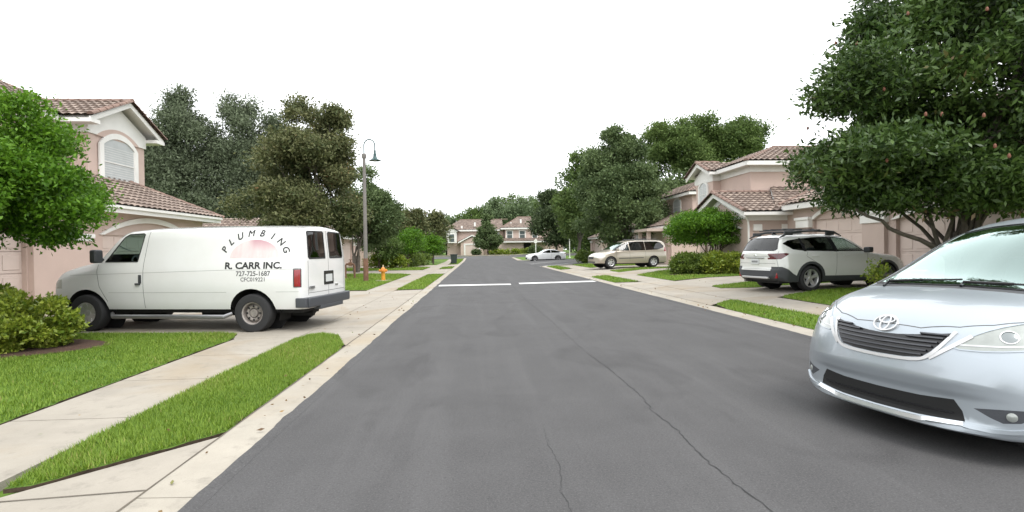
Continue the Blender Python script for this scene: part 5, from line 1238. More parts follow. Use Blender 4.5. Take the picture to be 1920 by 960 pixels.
def hydrant(x, y, label, ms, sc=1.):
    z = zg(x, y)+.02; r = empty('fire_hydrant', (x, y, z), label, 'fire hydrant'); r.scale = (sc, sc, sc)
    m = MB(); m.lathe([(0, 0), (.14, 0), (.14, .035), (.10, .04), (.095, .42), (.13, .44), (.13, .48), (.0, .48)], 18); m.build('barrel', ms[0], r, smooth=True)
    m = MB(); m.lathe([(.13, .48), (.125, .56), (.10, .63), (.06, .68), (0, .69)], 18); m.build('bonnet', ms[1], r, smooth=True)
    m = MB(); m.lathe([(.05, .67), (.03, .74), (.028, .80), (0, .80)], 6); m.build('top_nut', ms[2], r)
    for a in (0, math.pi, -math.pi/2):
        A = Matrix.Rotation(a, 4, 'Z') @ Matrix.Translation((.09, 0, .52)) @ Matrix.Rotation(math.pi/2, 4, 'Y')
        m = MB(); m.lathe([(.055, -.02), (.055, .06), (.068, .06), (.068, .10), (.03, .11), (.02, .14), (0, .14)], 12, A); m.build('nozzle', ms[1], r, smooth=True)
    m = MB(); m.lathe([(0, 0), (.42, 0), (.40, .03), (0, .035)], 20); m.build('base_pad', M['concrete'], r)
hydrant(-4.78, 27.4, 'yellow and orange fire hydrant on the lawn beside the street lamp', (M['hyd_y'], M['hyd_o'], M['hyd_t']))
hydrant(13.6, 66.9+2.0, 'small pale fire hydrant on the grass past the white sedan', (M['blind'], M['hyd_t'], M['hyd_t']), .85)
def wheelie_bin():
    x, y = -2.55, 58.0; r = empty('rubbish_bin', (x, y, zg(x, y)+.02), 'dark green wheeled rubbish bin standing beside the left kerb', 'bin', R(8))
    def tap(mb, w0, d0, w1, d1, z0, z1):
        v = [(-w0, -d0, z0), (w0, -d0, z0), (w0, d0, z0), (-w0, d0, z0), (-w1, -d1, z1), (w1, -d1, z1), (w1, d1, z1), (-w1, d1, z1)]
        mb.add(v, [(3, 2, 1, 0), (4, 5, 6, 7), (0, 1, 5, 4), (1, 2, 6, 5), (2, 3, 7, 6), (3, 0, 4, 7)])
    m = MB(); tap(m, .25, .28, .34, .38, .05, .98); m.box(-.36, .36, -.40, .40, .96, 1.0); m.build('bin_body', M['bin'], r)
    m = MB(); m.box(-.38, .38, -.43, .38, 1.0, 1.06, bev=.025); m.box(-.2, .2, .38, .46, .98, 1.02, bev=.01); m.build('lid', M['bin'], r)
    for s_ in (1, -1):
        m = MB(); m.lathe([(0, -.03), (.13, -.03), (.14, 0), (.13, .03), (0, .03)], 16, Matrix.Translation((s_*.29, .30, .13)) @ Matrix.Rotation(math.pi/2, 4, 'Y')); m.build('wheel', M['rubber'], r)
M['bin'] = mat('bin_plastic', (.022, .035, .03), .6)
wheelie_bin()
def valve():
    x, y = -7.15, 30.6; r = empty('water_pipe', (x, y, zg(x, y)), 'rust red bent water pipe standing in the lawn behind the van bumper', 'pipe')
    m = MB(); m.tube([(-.28, 0, -.05), (-.28, 0, .72), (-.22, 0, .82), (.16, 0, .82), (.22, 0, .72), (.22, 0, -.05)], .055, 10); m.build('pipe', M['rust'], r, smooth=True)
    m = MB(); m.box(-.1, .08, -.09, .09, .72, .92, bev=.02); m.lathe([(0, .92), (.03, .92), (.03, 1.05), (.1, 1.05), (.1, 1.08), (0, 1.08)], 12); m.build('valve_wheel', M['rust'], r)
    m = MB(); m.box(-.5, .5, -.3, .3, -.05, .04, bev=.01); m.build('base_pad', M['rust'], r)
valve()
def sign_post(x, y, h, label, col, w=.05, plate=None):
    r = empty('post', (x, y, zg(x, y)), label, 'post'); m = MB(); m.tube([(0, 0, -.1), (0, 0, h)], w, 8); m.lathe([(w, h), (w*1.3, h+.01), (w*1.3, h+.06), (0, h+.12)], 10); m.build('pole', col, r, smooth=True)
    m = MB(); m.lathe([(0, 0), (w*2.4, 0), (w*2.2, .08), (0, .09)], 12); m.build('foot', col, r)
    if plate: m = MB(); m.box(-.22, .22, -.03, .03, h-.5, h-.02, bev=.02); m.build('box', plate, r)
sign_post(8.35, 84.0-8, 2.6, 'slim white post on the grass left of the white sedan', M['trim'], .06, M['trim'])
sign_post(12.55, 72, 3.0, 'slim pale post rising behind the tail of the white sedan', M['trim'], .06)

# ------------------------------------------------------------------ vegetation
def leaf_mat(name, c1, c2, c3=None, trans=.22, rough=.5, spec=.4):
    m = bpy.data.materials.new(name); m.use_nodes = True; n = m.node_tree; b = n.nodes['Principled BSDF']; o = n.nodes['Material Output']
    a = n.nodes.new('ShaderNodeAttribute'); a.attribute_name = 'rnd'
    r = n.nodes.new('ShaderNodeValToRGB'); e = r.color_ramp.elements; e[0].color = (*c1, 1); e[1].color = (*c2, 1); e[0].position = .05
    if c3: e[1].position = .86; x = e.new(.93); x.color = (*c3, 1)
    n.links.new(a.outputs['Fac'], r.inputs[0]); n.links.new(r.outputs[0], b.inputs['Base Color'])
    b.inputs['Roughness'].default_value = rough; b.inputs['Specular IOR Level'].default_value = spec
    t = n.nodes.new('ShaderNodeBsdfTranslucent'); n.links.new(r.outputs[0], t.inputs[0])
    mx = n.nodes.new('ShaderNodeMixShader'); mx.inputs[0].default_value = trans; n.links.new(b.outputs[0], mx.inputs[1]); n.links.new(t.outputs[0], mx.inputs[2]); n.links.new(mx.outputs[0], o.inputs[0]); return m
def unit(a): return a/np.maximum(np.linalg.norm(a, axis=1, keepdims=True), 1e-9)
def leaves(name, P, D, size, aspect, m, parent, rg, rnd=None):
    N = len(P); D = unit(D); B = unit(np.cross(D, rg.normal(size=(N, 3)))); L = size*rg.uniform(.5, 1.35, (N, 1)); W = L*aspect*.5
    V = np.empty((N, 4, 3)); V[:, 0] = P; V[:, 1] = P+D*L*.45+B*W; V[:, 2] = P+D*L; V[:, 3] = P+D*L*.45-B*W
    me = bpy.data.meshes.new(name); me.vertices.add(4*N); me.vertices.foreach_set('co', V.ravel()); me.loops.add(4*N); me.loops.foreach_set('vertex_index', np.arange(4*N, dtype=np.int32))
    me.polygons.add(N); me.polygons.foreach_set('loop_start', np.arange(0, 4*N, 4, dtype=np.int32)); me.update(calc_edges=True)
    at = me.attributes.new('rnd', 'FLOAT', 'FACE'); at.data.foreach_set('value', (rg.uniform(0, 1, N) if rnd is None else rnd).astype(np.float32)); me.materials.append(m)
    o = bpy.data.objects.new(name, me); COL.objects.link(o)
    if parent: o.parent = parent
    return o
def crown_pts(blobs, nc, per, spread, shell, rg, zmin=-9, stretch=1., flat=.7, bump=.16, lobes=34, lobe_r=.36):
    w = np.array([b[3]*b[4]+b[3]*b[5] for b in blobs]); w = w/w.sum(); k = rg.choice(len(blobs), nc, p=w); Bc = np.array([b[:3] for b in blobs])[k]; Br = np.array([b[3:6] for b in blobs])[k]
    ph = rg.uniform(0, 6.28, 6)
    # big lobes sit on each blob; clumps sit on the lobes, so the crown is billowy with dark gaps between
    LB = []
    for bi, b in enumerate(blobs):
        n_ = max(5, int(lobes*w[bi])); q = unit(rg.normal(size=(n_, 3)))
        for v in q: LB.append((bi, *v, rg.uniform(.7, 1.3)))
    LB = np.array(LB); li = rg.integers(0, len(LB), nc); kb = LB[li, 0].astype(int); Bc = np.array([b[:3] for b in blobs])[kb]; Br = np.array([b[3:6] for b in blobs])[kb]
    lobe_d = LB[li, 1:4]; d0 = unit(rg.normal(size=(nc, 3))); d0 = unit(d0+lobe_d*.45)
    off = lobe_d*(1-lobe_r)+d0*lobe_r*LB[li, 4:5]*np.clip(1-np.abs(rg.normal(0, shell, nc)), .1, 1)[:, None]
    inner = rg.uniform(0, 1, nc) < .16; off[inner] *= rg.uniform(.2, .8, (inner.sum(), 1))
    rl = np.linalg.norm(off, axis=1); d = unit(off)
    th = np.arctan2(d[:, 1], d[:, 0]); f = 1+bump*(np.sin(3*th+ph[0]+4*d[:, 2])*.5+np.sin(5*th+ph[1]-6*d[:, 2])*.4+np.sin(9*th+ph[2]+9*d[:, 2])*.3)
    fr = rl*f
    C = Bc+d*Br*fr[:, None]; keep = C[:, 2] > zmin; C, d = C[keep], d[keep]; n = len(C)
    cr = np.clip(rg.uniform(0, 1, n)*.6+LB[li, 4][keep]*.0+((li[keep]*7919) % 101)/101*.4, 0, 1); sc = spread*rg.uniform(.6, 1.4, (n, 1))
    C3 = np.repeat(C, per, 0); d3 = np.repeat(d, per, 0); g = np.clip(rg.normal(size=(n*per, 3)), -1.7, 1.7)*np.repeat(sc, per, 0); g[:, 2] *= flat
    along = np.repeat(sc, per, 0)*rg.uniform(-.2, 1.6, (n*per, 1))*(stretch-1)
    dd = d3.copy(); dd[:, 2] = dd[:, 2]*.5+.35; P = C3+g+unit(dd)*along
    D = d3*.5+rg.normal(size=P.shape)*.75; D[:, 2] += .12
    rnd = np.clip(np.repeat(cr, per)*.55+rg.uniform(0, 1, n*per)*.45, 0, 1)
    return P, D, rnd, C
def limb(mb, a, b, r0, r1, rg, n=7, wob=.06, sag=.0, seg=7):
    a, b = np.array(a, float), np.array(b, float); L = np.linalg.norm(b-a); pts = []
    for i in range(n+1):
        t = i/n; p = a*(1-t)+b*t; p = p+rg.normal(size=3)*L*wob*math.sin(math.pi*t)*.5; p[2] += sag*L*math.sin(math.pi*t); pts.append(tuple(p))
    mb.tube(pts, [r0*(1-i/n)+r1*i/n for i in range(n+1)], seg); return pts
M['bark'] = mat('grey_bark', (.10, .085, .07), .95, var=.35, vs_=7, bump=.8, bs=18)
M['bark2'] = mat('brown_bark', (.085, .062, .048), .95, var=.35, vs_=7, bump=.8, bs=18)
M['lf_bright'] = leaf_mat('privet_leaf', (.028, .095, .007), (.155, .30, .022), trans=.3, rough=.5, spec=.25)
M['lf_mag'] = leaf_mat('magnolia_leaf', (.017, .045, .010), (.10, .165, .035), (.16, .11, .05), trans=.15, rough=.42, spec=.35)
M['lf_brown'] = leaf_mat('brown_magnolia_leaf', (.036, .062, .02), (.19, .19, .085), (.21, .105, .050), trans=.2, rough=.6, spec=.25)
M['lf_grey'] = leaf_mat('cedar_leaf', (.045, .062, .034), (.19, .225, .14), trans=.2, rough=.75, spec=.2)
M['lf_oak'] = leaf_mat('oak_leaf', (.035, .07, .017), (.18, .25, .072), trans=.3, rough=.65, spec=.2)
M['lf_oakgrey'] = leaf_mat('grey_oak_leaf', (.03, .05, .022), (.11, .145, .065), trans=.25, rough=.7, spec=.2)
M['lf_dark'] = leaf_mat('dark_leaf', (.034, .064, .022), (.165, .22, .088), trans=.2, rough=.6, spec=.25)
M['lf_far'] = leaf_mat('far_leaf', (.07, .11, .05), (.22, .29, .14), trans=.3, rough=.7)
M['lf_varie'] = leaf_mat('variegated_leaf', (.075, .15, .015), (.32, .37, .045), (.55, .52, .16), trans=.25, rough=.45)
M['lf_hedge'] = leaf_mat('hedge_leaf', (.04, .085, .012), (.18, .24, .035), trans=.25, rough=.5)
TREES = 'trees behind the houses at the end of the street'
def tree(name, label, base, blobs, m, nc, per, size, aspect=.45, spread=.35, shell=.28, zmin=-9, bark='bark', r0=.16, fork=.9, limbs=7, stems=1, seed=1, stretch=1., group=None, flat=.7, bump=.16, cat='tree', lean=0., lobes=34, lobe_r=.36):
    rg = np.random.default_rng(seed); x, y = base; z = zg(x, y); b0 = np.array([x, y, z])
    r = empty(name, (x, y, z), label, cat, 0, group)
    P, D, rnd, C = crown_pts(blobs, nc, per, spread, shell, rg, zmin, stretch, flat, bump, lobes, lobe_r)
    leaves('crown', P-b0, D, size, aspect, m, r, rg, rnd)
    mb = MB(); bl = [np.array(b[:3]) for b in blobs]
    for s in range(stems):
        a = rg.uniform(0, 6.28); off = np.array([math.cos(a), math.sin(a), 0])*(.0 if stems == 1 else r0*1.1)
        f0 = np.array([x, y, z-.1])+off; f1 = np.array([x+lean, y, z+fork])+off*(2.5 if stems > 1 else 1)+rg.normal(size=3)*[.1, .1, 0]*fork
        limb(mb, f0-b0, f1-b0, r0*1.15, r0*.8, rg, 5, .03, seg=9)
        k = max(2, limbs//stems); T = C[rg.choice(len(C), k)]
        for t in T:
            bb = bl[rg.integers(len(bl))]; t2 = t*.72+bb*.28; t2[2] = max(t2[2], f1[2]+.3); p = limb(mb, f1-b0, t2-b0, r0*.55, r0*.10, rg, 7, .10, .05)
            for q in range(2):
                i = rg.integers(3, 6); e = C[np.argsort(np.linalg.norm(C-b0-np.array(p[i]), axis=1))[rg.integers(2, 12)]]; limb(mb, p[i], e-b0, r0*.22, r0*.05, rg, 4, .08, seg=5)
    mb.build('trunk', M[bark], r, smooth=True, angle=80, fix=False)
    return r
# near left rounded tree
tree('privet_tree', 'bright green rounded tree at the left edge in front of the townhouse', (-9.7, 9.6), [(-8.3, 8.8, 2.95, 1.75, 1.9, 1.28), (-9.5, 8.6, 3.0, 1.8, 1.8, 1.5), (-7.7, 8.9, 2.3, 1.62, 1.7, .66)], M['lf_bright'], 4200, 46, .078, .5, .14, .24, 1.72, 'bark2', .07, 1.0, 14, 3, seed=11, bump=.05, lobes=90, lobe_r=.2)
tree('privet_tree', 'bright green umbrella shaped tree with bare forked stems before the right townhouse', (11.4, 25.6), [(11.35, 25.5, 2.2, 2.0, 1.95, 1.08), (11.35, 25.5, 2.1, 2.15, 2.0, .6)], M['lf_bright'], 2000, 34, .10, .5, .15, .22, 1.74, 'bark2', .055, .30, 18, 5, seed=12, bump=.05, lobes=80, lobe_r=.2)
mg = tree('magnolia_tree', 'large glossy dark magnolia with orange seed cones above the silver minivan', (11.4, 12.1), [(11.6, 11.8, 3.9, 4.0, 3.8, 1.8), (11.7, 11.9, 6.1, 3.6, 3.4, 2.2), (12.0, 12, 8.2, 3.0, 2.8, 2.2), (14.5, 11, 4.6, 2.4, 3, 2.3), (11.3, 11.4, 3.2, 3.7, 3.4, 1.0), (10.75, 11.9, 5.2, 3.0, 3.0, 2.3), (11.4, 12, 7.1, 2.8, 2.8, 2.2)], M['lf_mag'], 8600, 26, .155, .38, .18, .32, 2.25, 'bark', .105, .8, 18, 3, seed=13, bump=.08, lobes=110, lobe_r=.25)
rg_ = np.random.default_rng(5)
for i in range(16):
    t = rg_.uniform(2.9, 4.6); zz = rg_.uniform(-1.3, 2.0); o_ = MB(); px = 11.6+3.7*math.cos(t)-11.4; py = 11.8+3.5*math.sin(t)-12.1
    o_.lathe([(0, -.045), (.022, -.03), (.028, 0), (.018, .035), (0, .05)], 8, Matrix.Translation((px*(1-.1*max(0, zz)), py*(1-.1*max(0, zz)), 4.3+zz-.19))); o_.build('seed_cone', M['cone'], mg, smooth=True) if 'cone' in M else M.__setitem__('cone', mat('seed_cone', (.15, .055, .03), .7)) or o_.build('seed_cone', M['cone'], mg, smooth=True)
mb = MB(); limb(mb, (0, 0, .9), (-2.6, -.2, 2.1), .07, .03, rg_, 8, .03); mb.build('branch', M['bark'], mg, smooth=True)
# left side, receding
tree('cedar_tree', 'feathery grey green tree with pointed top right of the left townhouse roof', (-26, 50), [(-28, 50, 6.5, 5.2, 5, 5), (-26.3, 50, 11, 3.2, 3, 3.2), (-26.1, 50, 14, 1.3, 1.3, 2.0), (-29, 50, 10.5, 2.4, 2, 2.2)], M['lf_grey'], 3600, 30, .27, .36, .42, .34, 1.0, seed=21, lobes=70, r0=.3, fork=3, stretch=1.9, bump=.25)
tree('cedar_tree', 'feathery grey green tree between the pointed one and the brown leaved magnolia', (-21.5, 51), [(-21.5, 51, 6.5, 4.6, 5, 5), (-21.9, 51, 11, 2.6, 3, 3.0), (-21.6, 51, 14, 1.1, 1.1, 1.9), (-18.8, 51, 11.5, 2.2, 2, 2.2)], M['lf_grey'], 3400, 30, .27, .36, .42, .34, 1.0, seed=22, lobes=70, r0=.3, fork=3, stretch=1.9, bump=.25)
tree('magnolia_tree', 'tall magnolia with browning leaves directly behind the plumbing van', (-9.9, 32.2), [(-10.2, 32, 3.9, 3.6, 3.4, 2.5), (-9.9, 32, 6.6, 2.9, 2.9, 2.2), (-9.6, 32, 7.9, 2.3, 2.3, 1.9), (-9.35, 32, 9.1, 1.8, 1.8, 1.6)], M['lf_brown'], 3000, 32, .19, .45, .24, .26, 1.5, 'bark', .2, 1.0, 12, 2, seed=123, bump=.12, lobes=75, lobe_r=.27)
tree('magnolia_tree', 'dark magnolia with several grey stems right behind the street lamp', (-8.75, 39.2), [(-7.95, 40, 3.7, 2.3, 2.2, 2.1), (-8.4, 40, 5.6, 1.75, 1.7, 2.0)], M['lf_dark'], 1700, 30, .19, .45, .22, .25, 1.7, 'bark', .11, 1.2, 9, 4, seed=24)
tree('magnolia_tree', 'brownish magnolia beyond the dark one near the rubbish bin', (-7.7, 62), [(-7.7, 62, 3.6, 2.2, 2.2, 2.4), (-7.4, 62, 5.6, 1.3, 1.3, 1.2)], M['lf_brown'], 600, 14, .32, .45, .28, .25, 1.2, seed=25)
tree('magnolia_tree', 'smaller brown green magnolia farthest along the left row', (-5.8, 70), [(-5.7, 70, 3.9, 2.2, 2.2, 2.7)], M['lf_brown'], 500, 14, .34, .45, .28, .25, 1.2, seed=26)
tree('privet_tree', 'clipped round green tree behind the hedge beyond the street lamp', (-6.3, 50), [(-6.25, 50, 2.35, 1.6, 1.6, 1.15)], M['lf_bright'], 420, 16, .17, .5, .2, .22, 1.3, 'bark2', .07, .6, 6, 2, seed=27, bump=.08)
tree('privet_tree', 'clipped round green tree farther on beside the rubbish bin', (-4.95, 61), [(-4.9, 61, 2.15, 1.45, 1.5, 1.05)], M['lf_bright'], 380, 16, .19, .5, .2, .22, 1.2, 'bark2', .07, .6, 6, 2, seed=28, bump=.08)
tree('privet_tree', 'low loose green tree left of the clipped round one', (-8.3, 46.5), [(-8.1, 46.5, 2.0, 1.5, 1.5, 1.25)], M['lf_oak'], 420, 15, .2, .5, .22, .25, .7, 'bark2', .07, .5, 6, 2, seed=29)
# right side
tree('oak_tree', 'big dark spreading oak with low forked limbs behind the gold minivan', (12.3, 44.5), [(12.0, 45, 4.6, 4.1, 3.8, 2.9), (11.9, 45, 6.7, 3.7, 3.3, 2.6), (11.9, 45, 8.4, 2.8, 2.8, 2.3), (11.7, 45, 10.2, 1.7, 1.7, 1.6)], M['lf_dark'], 3600, 30, .22, .48, .28, .26, 1.8, 'bark', .24, .9, 14, 3, seed=31, bump=.10, lobes=80, lobe_r=.28)
tree('oak_tree', 'slender green tree rising just left of the big dark oak', (11.6, 61), [(12.0, 61, 7, 3.0, 3, 4.4), (12.3, 61, 11.0, 1.7, 1.7, 2.0)], M['lf_oak'], 1300, 16, .36, .45, .34, .3, 1.0, seed=32, r0=.2, fork=2)
tree('oak_tree', 'tall airy live oak with bare lower limbs behind the right townhouse', (22.5, 58), [(21.5, 58, 12.3, 4.0, 4, 3.0), (24.3, 58, 13.8, 3.0, 3.4, 2.4), (20, 58, 8.8, 2.6, 2.6, 1.7), (23.5, 58, 10.8, 3.8, 3.4, 2.0)], M['lf_oak'], 1900, 30, .27, .5, .38, .38, 2, 'bark2', .26, 4.5, 16, 2, seed=33, bump=.18, lobes=60, lobe_r=.3)
tree('oak_tree', 'rightmost tall live oak whose crown meets the right townhouse roof', (29, 59), [(28.5, 59, 13.2, 3.9, 4, 2.6), (31, 59, 13.4, 2.2, 3, 2.4), (27, 59, 10.0, 3, 3, 1.8)], M['lf_oak'], 1900, 30, .27, .5, .38, .38, 2, 'bark2', .26, 5, 16, 2, seed=34, bump=.18, lobes=60, lobe_r=.3)
tree('oak_tree', 'shady undergrowth oak filling the gap between gold minivan and right townhouse', (21, 52), [(21.0, 54, 5.6, 4.5, 4, 3.6), (26, 56, 6.5, 4, 4, 3.2)], M['lf_dark'], 900, 15, .36, .45, .36, .3, 1, 'bark2', .2, 2, 8, seed=35)
tree('oak_tree', 'grey green oak behind the white sedan', (12.6, 86), [(12.6, 86, 5.6, 4.1, 4, 3.6), (12.4, 86, 9.0, 2.4, 2.4, 2.0)], M['lf_oakgrey'], 1300, 16, .42, .5, .40, .28, 1.8, 'bark', .2, 1.8, 8, seed=36)
tree('holly_tree', 'dark cone shaped tree before the house closing the street', (1.95, 96), [(1.95, 96, 3.1, 2.5, 2.5, 1.5), (1.95, 96, 4.9, 1.7, 1.7, 1.5), (1.95, 96, 6.6, .8, .8, 1.3)], M['lf_dark'], 1000, 15, .34, .5, .26, .22, 1.3, 'bark2', .16, .8, 5, seed=37, bump=.03, lobes=60, lobe_r=.2)
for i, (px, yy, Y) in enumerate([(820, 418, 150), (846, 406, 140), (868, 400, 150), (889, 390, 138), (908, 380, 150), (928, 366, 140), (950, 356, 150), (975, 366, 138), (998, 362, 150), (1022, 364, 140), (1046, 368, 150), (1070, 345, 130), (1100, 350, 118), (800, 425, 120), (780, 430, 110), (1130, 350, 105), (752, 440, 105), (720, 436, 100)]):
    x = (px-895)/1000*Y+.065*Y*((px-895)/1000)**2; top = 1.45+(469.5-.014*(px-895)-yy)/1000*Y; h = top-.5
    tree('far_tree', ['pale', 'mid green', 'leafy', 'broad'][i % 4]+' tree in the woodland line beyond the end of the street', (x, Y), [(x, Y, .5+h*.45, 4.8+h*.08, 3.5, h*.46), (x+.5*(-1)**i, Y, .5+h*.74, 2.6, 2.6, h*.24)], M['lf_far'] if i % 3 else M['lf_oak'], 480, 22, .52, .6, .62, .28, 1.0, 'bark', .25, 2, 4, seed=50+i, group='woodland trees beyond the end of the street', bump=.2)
for i, (x, Y, h) in enumerate([(20, 98, 8), (27, 92, 9), (34, 96, 10), (24, 70, 6), (-14, 92, 8), (-22, 96, 9), (-30, 84, 9), (-18, 62, 7)]):
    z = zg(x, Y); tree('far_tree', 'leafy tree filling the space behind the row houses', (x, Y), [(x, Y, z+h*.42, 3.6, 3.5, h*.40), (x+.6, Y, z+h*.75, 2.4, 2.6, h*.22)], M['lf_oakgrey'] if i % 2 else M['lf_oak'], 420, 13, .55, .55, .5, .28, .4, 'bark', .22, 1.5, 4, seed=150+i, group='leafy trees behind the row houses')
# shrubs and hedges
def shrub(label, base, blobs, m, nc, per, size, seed, name='shrub', spread=.09, cat='shrub', zmin=-9, aspect=.5):
    rg = np.random.default_rng(seed); b0 = np.array([base[0], base[1], zg(*base)]); r = empty(name, tuple(b0), label, cat)
    P, D, rnd, C = crown_pts(blobs, nc, per, spread, .16, rg, zmin, bump=.03, lobes=150, lobe_r=.14); D[:, 2] += .35; leaves('foliage', P-b0, D, size, aspect, m, r, rg, rnd)
    mb = MB()
    for k in range(10): t = C[rg.integers(len(C))]; q = blobs[rg.integers(len(blobs))]; limb(mb, np.array([q[0], q[1], b0[2]-.03])-b0+rg.normal(size=3)*[.08, .08, 0], t-b0, .014, .005, rg, 4, .08, seg=5)
    mb.build('stems', M['bark2'], r, smooth=True, fix=False)
shrub('variegated yellow green hedge in the mulch bed in front of the van', (-8.1, 9.1), [(-7.4, 9.15, .36, .75, .72, .50), (-8.1, 9.1, .40, .8, .8, .55), (-8.7, 9.0, .40, .8, .8, .55), (-9.5, 9.0, .4, .8, .8, .55)], M['lf_varie'], 6500, 15, .072, 71, 'hedge', .06)
shrub('dark green shrub below the umbrella shaped tree on its left', (9.75, 24.4), [(9.75, 24.4, .62, .72, .7, .50), (10.3, 24.4, .62, .6, .6, .48)], M['lf_hedge'], 800, 16, .11, 72)
shrub('yellow green shrub below the umbrella shaped tree next to the white wagon', (11.3, 23.8), [(10.95, 24.0, .65, .7, .6, .52), (11.7, 23.7, .65, .7, .6, .50)], M['lf_varie'], 850, 16, .11, 73)
shrub('small yellow green bush under the magnolia behind the silver minivan', (9.95, 12.7), [(9.95, 12.7, .70, .10, .10, .34)], M['lf_varie'], 40, 14, .08, 74)
shrub('yellowish hedge behind the fire hydrant', (-7.4, 47.3), [(-9, 47.6, .5, .9, .7, .55), (-7.9, 47.3, .5, .9, .7, .58), (-6.9, 47.2, .5, .8, .7, .55)], M['lf_varie'], 520, 14, .16, 75, 'hedge', .12)
shrub('green hedge continuing beyond the yellowish one on the left', (-6.0, 53), [(-6.5, 51.5, .5, .8, 1.2, .55), (-5.9, 54, .5, .8, 1.4, .55), (-5.6, 57, .5, .7, 1.4, .55)], M['lf_hedge'], 520, 14, .17, 76, 'hedge', .12)
shrub('light green low hedge along the front of the far house', (6.5, 101.5), [(3.8, 101.5, .9, 1.6, .6, .6), (6.5, 101.5, .9, 1.6, .6, .6), (9.2, 101.5, .9, 1.6, .6, .6)], M['lf_varie'], 420, 12, .3, 77, 'hedge', .16)
shrub('dark shrub at the porch of the far house', (11, 101), [(11, 101, 1.2, 1.3, .8, .9)], M['lf_dark'], 220, 12, .3, 78, spread=.16)
shrub('round dark shrub beside the garage gable of the far house', (-.2, 102), [(-.2, 102, 1.0, .8, .6, .6)], M['lf_dark'], 150, 12, .25, 79, spread=.14)
shrub('light green shrub between gold minivan and oak trunk', (9.6, 46.8), [(9.6, 46.8, .7, .9, .6, .5)], M['lf_hedge'], 220, 12, .17, 80, spread=.12)
for i, (x, y, rx, ry) in enumerate([(-8.1, 9.05, 2.0, 1.05), (10.7, 24.1, 1.9, 1.0), (-8, 47.4, 2.2, .9)]):
    sheet('mulch_bed', [(x+rx*math.cos(t)*(1+.04*math.sin(5*t)), y+ry*math.sin(t)*(1+.05*math.cos(4*t))) for t in np.linspace(0, 2*math.pi, 33)[:-1]], .03, M['mulch'])
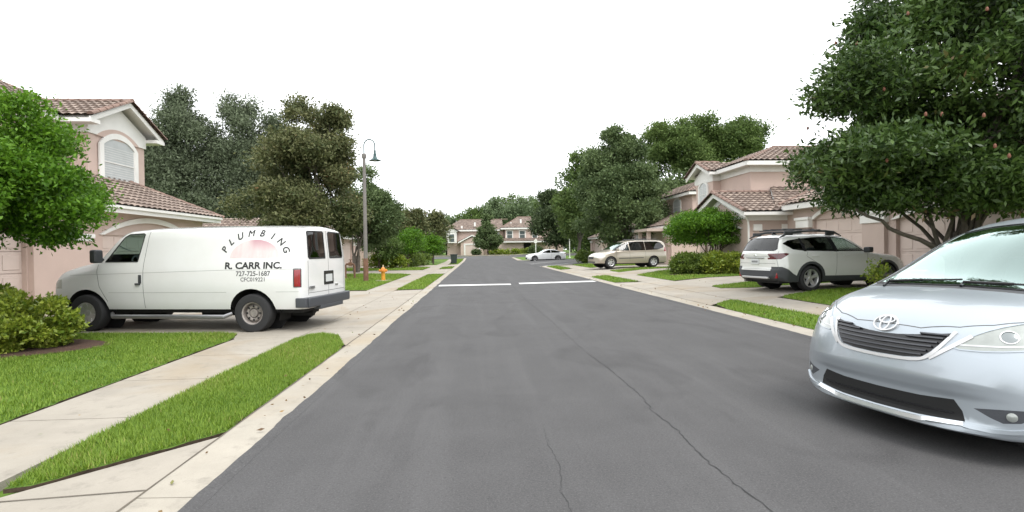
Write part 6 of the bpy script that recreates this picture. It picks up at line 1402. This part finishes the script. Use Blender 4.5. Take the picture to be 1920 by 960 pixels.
# grass blades on every lawn near enough to show them
M['blade'] = leaf_mat('grass_blade', (.085, .17, .012), (.22, .32, .035), (.33, .30, .10), trans=.3, rough=.6)
BARE = [(-5.35, 7.55, .42), (-5.5, 6.2, .3), (-4.4, 8.8, .12), (-4.9, 5.9, .16), (-2.7, 6.1, .1), (9.0, 11.2, .3), (6.1, 10.3, .15)]
def grass(polys, dens, h, wd, seed, label):
    rg = np.random.default_rng(seed); PP = []
    for p in polys:
        x0, x1 = min(q[0] for q in p)-.02, max(q[0] for q in p)+.02; y0, y1 = min(q[1] for q in p)-.02, max(q[1] for q in p)+.02
        n = int((x1-x0)*(y1-y0)*dens); X = rg.uniform(x0, x1, n); Y = rg.uniform(y0, y1, n); ins = np.zeros(n, bool); N = len(p); j = N-1
        for i in range(N):
            xi, yi = p[i]; xj, yj = p[j]
            if yi != yj: ins ^= ((yi > Y) != (yj > Y)) & (X < (xj-xi)*(Y-yi)/(yj-yi)+xi)
            j = i
        vis = (np.abs(X) < Y*1.12+1) & (Y > 2.6)                 # only ground the street view can reach
        for ex, ey, ea, eb in ((-8.1, 9.05, 1.95, 1.0), (10.7, 24.1, 1.85, .95), (-8, 47.4, 2.2, .9)): ins &= ((X-ex)/ea)**2+((Y-ey)/eb)**2 > 1
        for ex, ey, er in BARE: ins &= ~((((X-ex)/er)**2+((Y-ey)/er)**2 < 1) & (rg.uniform(0, 1, n) < .6))
        k = ins & vis; X, Y = X[k], Y[k]; PP.append(np.stack([X, Y, np.array([zg(a, b) for a, b in zip(X, Y)])+.018], 1))
    P = np.concatenate(PP); N = len(P); a = rg.uniform(0, 6.283, N); D = np.stack([np.cos(a)*.55, np.sin(a)*.55, rg.uniform(.6, 1.2, N)], 1); D = unit(D)
    cl = .5+.5*np.sin(P[:, 0]*2.1+1.3*np.sin(P[:, 1]*1.7))*np.sin(P[:, 1]*1.3+P[:, 0]); L = (h*rg.uniform(.5, 1.3, N)*(.8+.35*cl))[:, None]
    B = unit(np.stack([-np.sin(a), np.cos(a), np.zeros(N)], 1))*wd*.5; V = np.empty((N, 3, 3)); V[:, 0] = P-B; V[:, 1] = P+B; V[:, 2] = P+D*L
    me = bpy.data.meshes.new('grass'); me.vertices.add(3*N); me.vertices.foreach_set('co', V.ravel()); me.loops.add(3*N); me.loops.foreach_set('vertex_index', np.arange(3*N, dtype=np.int32))
    me.polygons.add(N); me.polygons.foreach_set('loop_start', np.arange(0, 3*N, 3, dtype=np.int32)); me.update(calc_edges=True)
    at = me.attributes.new('rnd', 'FLOAT', 'FACE'); at.data.foreach_set('value', np.clip(rg.uniform(0, .75, N)+.25*cl+(rg.uniform(0, 1, N) > .97)*.3, 0, 1).astype(np.float32)); me.materials.append(M['blade'])
    o = bpy.data.objects.new('grass', me); COL.objects.link(o); tag(o, label, 'grass', kind='stuff')
grass([L_V1], 9000, .05, .007, 91, 'bright short grass of the near left verge strip')
grass([L_L1], 3600, .048, .009, 92, 'short grass of the lawn left of the pavement')
grass([R_V1, R_S1, R_L1], 1500, .055, .014, 93, 'short grass of the strips around the white wagon')
grass([L_V2, L_L2, R_V2, R_L2, R_S2], 420, .07, .026, 94, 'short grass farther along both pavements')
grass([L_V3, L_L3, R_V3, R_L3, L_V4], 140, .09, .05, 95, 'distant verge grass')
# fallen leaves and clippings lying on pavement, gutter and road edge
def litter():
    rg = np.random.default_rng(123); n = 230; X = np.concatenate([rg.uniform(-4.3, -1.5, n//2), rg.uniform(4.9, 8.4, n-n//2)]); Y = rg.uniform(2.8, 26, n)
    gut = rg.uniform(0, 1, n) < .45; X = np.where(gut, np.where(X < 0, -1.85, 5.4)+rg.normal(0, .09, n), X)
    P = np.stack([X, Y, np.array([zg(a, b) for a, b in zip(X, Y)])+.045], 1); D = np.stack([rg.normal(size=n), rg.normal(size=n), rg.uniform(-.15, .15, n)], 1)
    o = leaves('leaf_litter', P, D, .055, .45, M['litter'], None, rg); tag(o, 'scattered dry leaves and clippings on pavement and gutter', 'leaf litter', kind='stuff')
M['litter'] = leaf_mat('dry_leaf', (.10, .06, .03), (.30, .20, .09), (.12, .16, .04), trans=.1, rough=.8)
litter()
# put each townhouse's empty at its base
bpy.context.view_layer.update()
for o in [o for o in COL.objects if o.name.startswith('townhouse')]:
    kids = [k for k in COL.objects if k.parent == o]; P = [k.matrix_world @ Vector(c) for k in kids for c in k.bound_box]
    b = Vector(((min(p.x for p in P)+max(p.x for p in P))/2, (min(p.y for p in P)+max(p.y for p in P))/2, min(p.z for p in P)))
    o.location = b
    for k in kids: k.location = -b
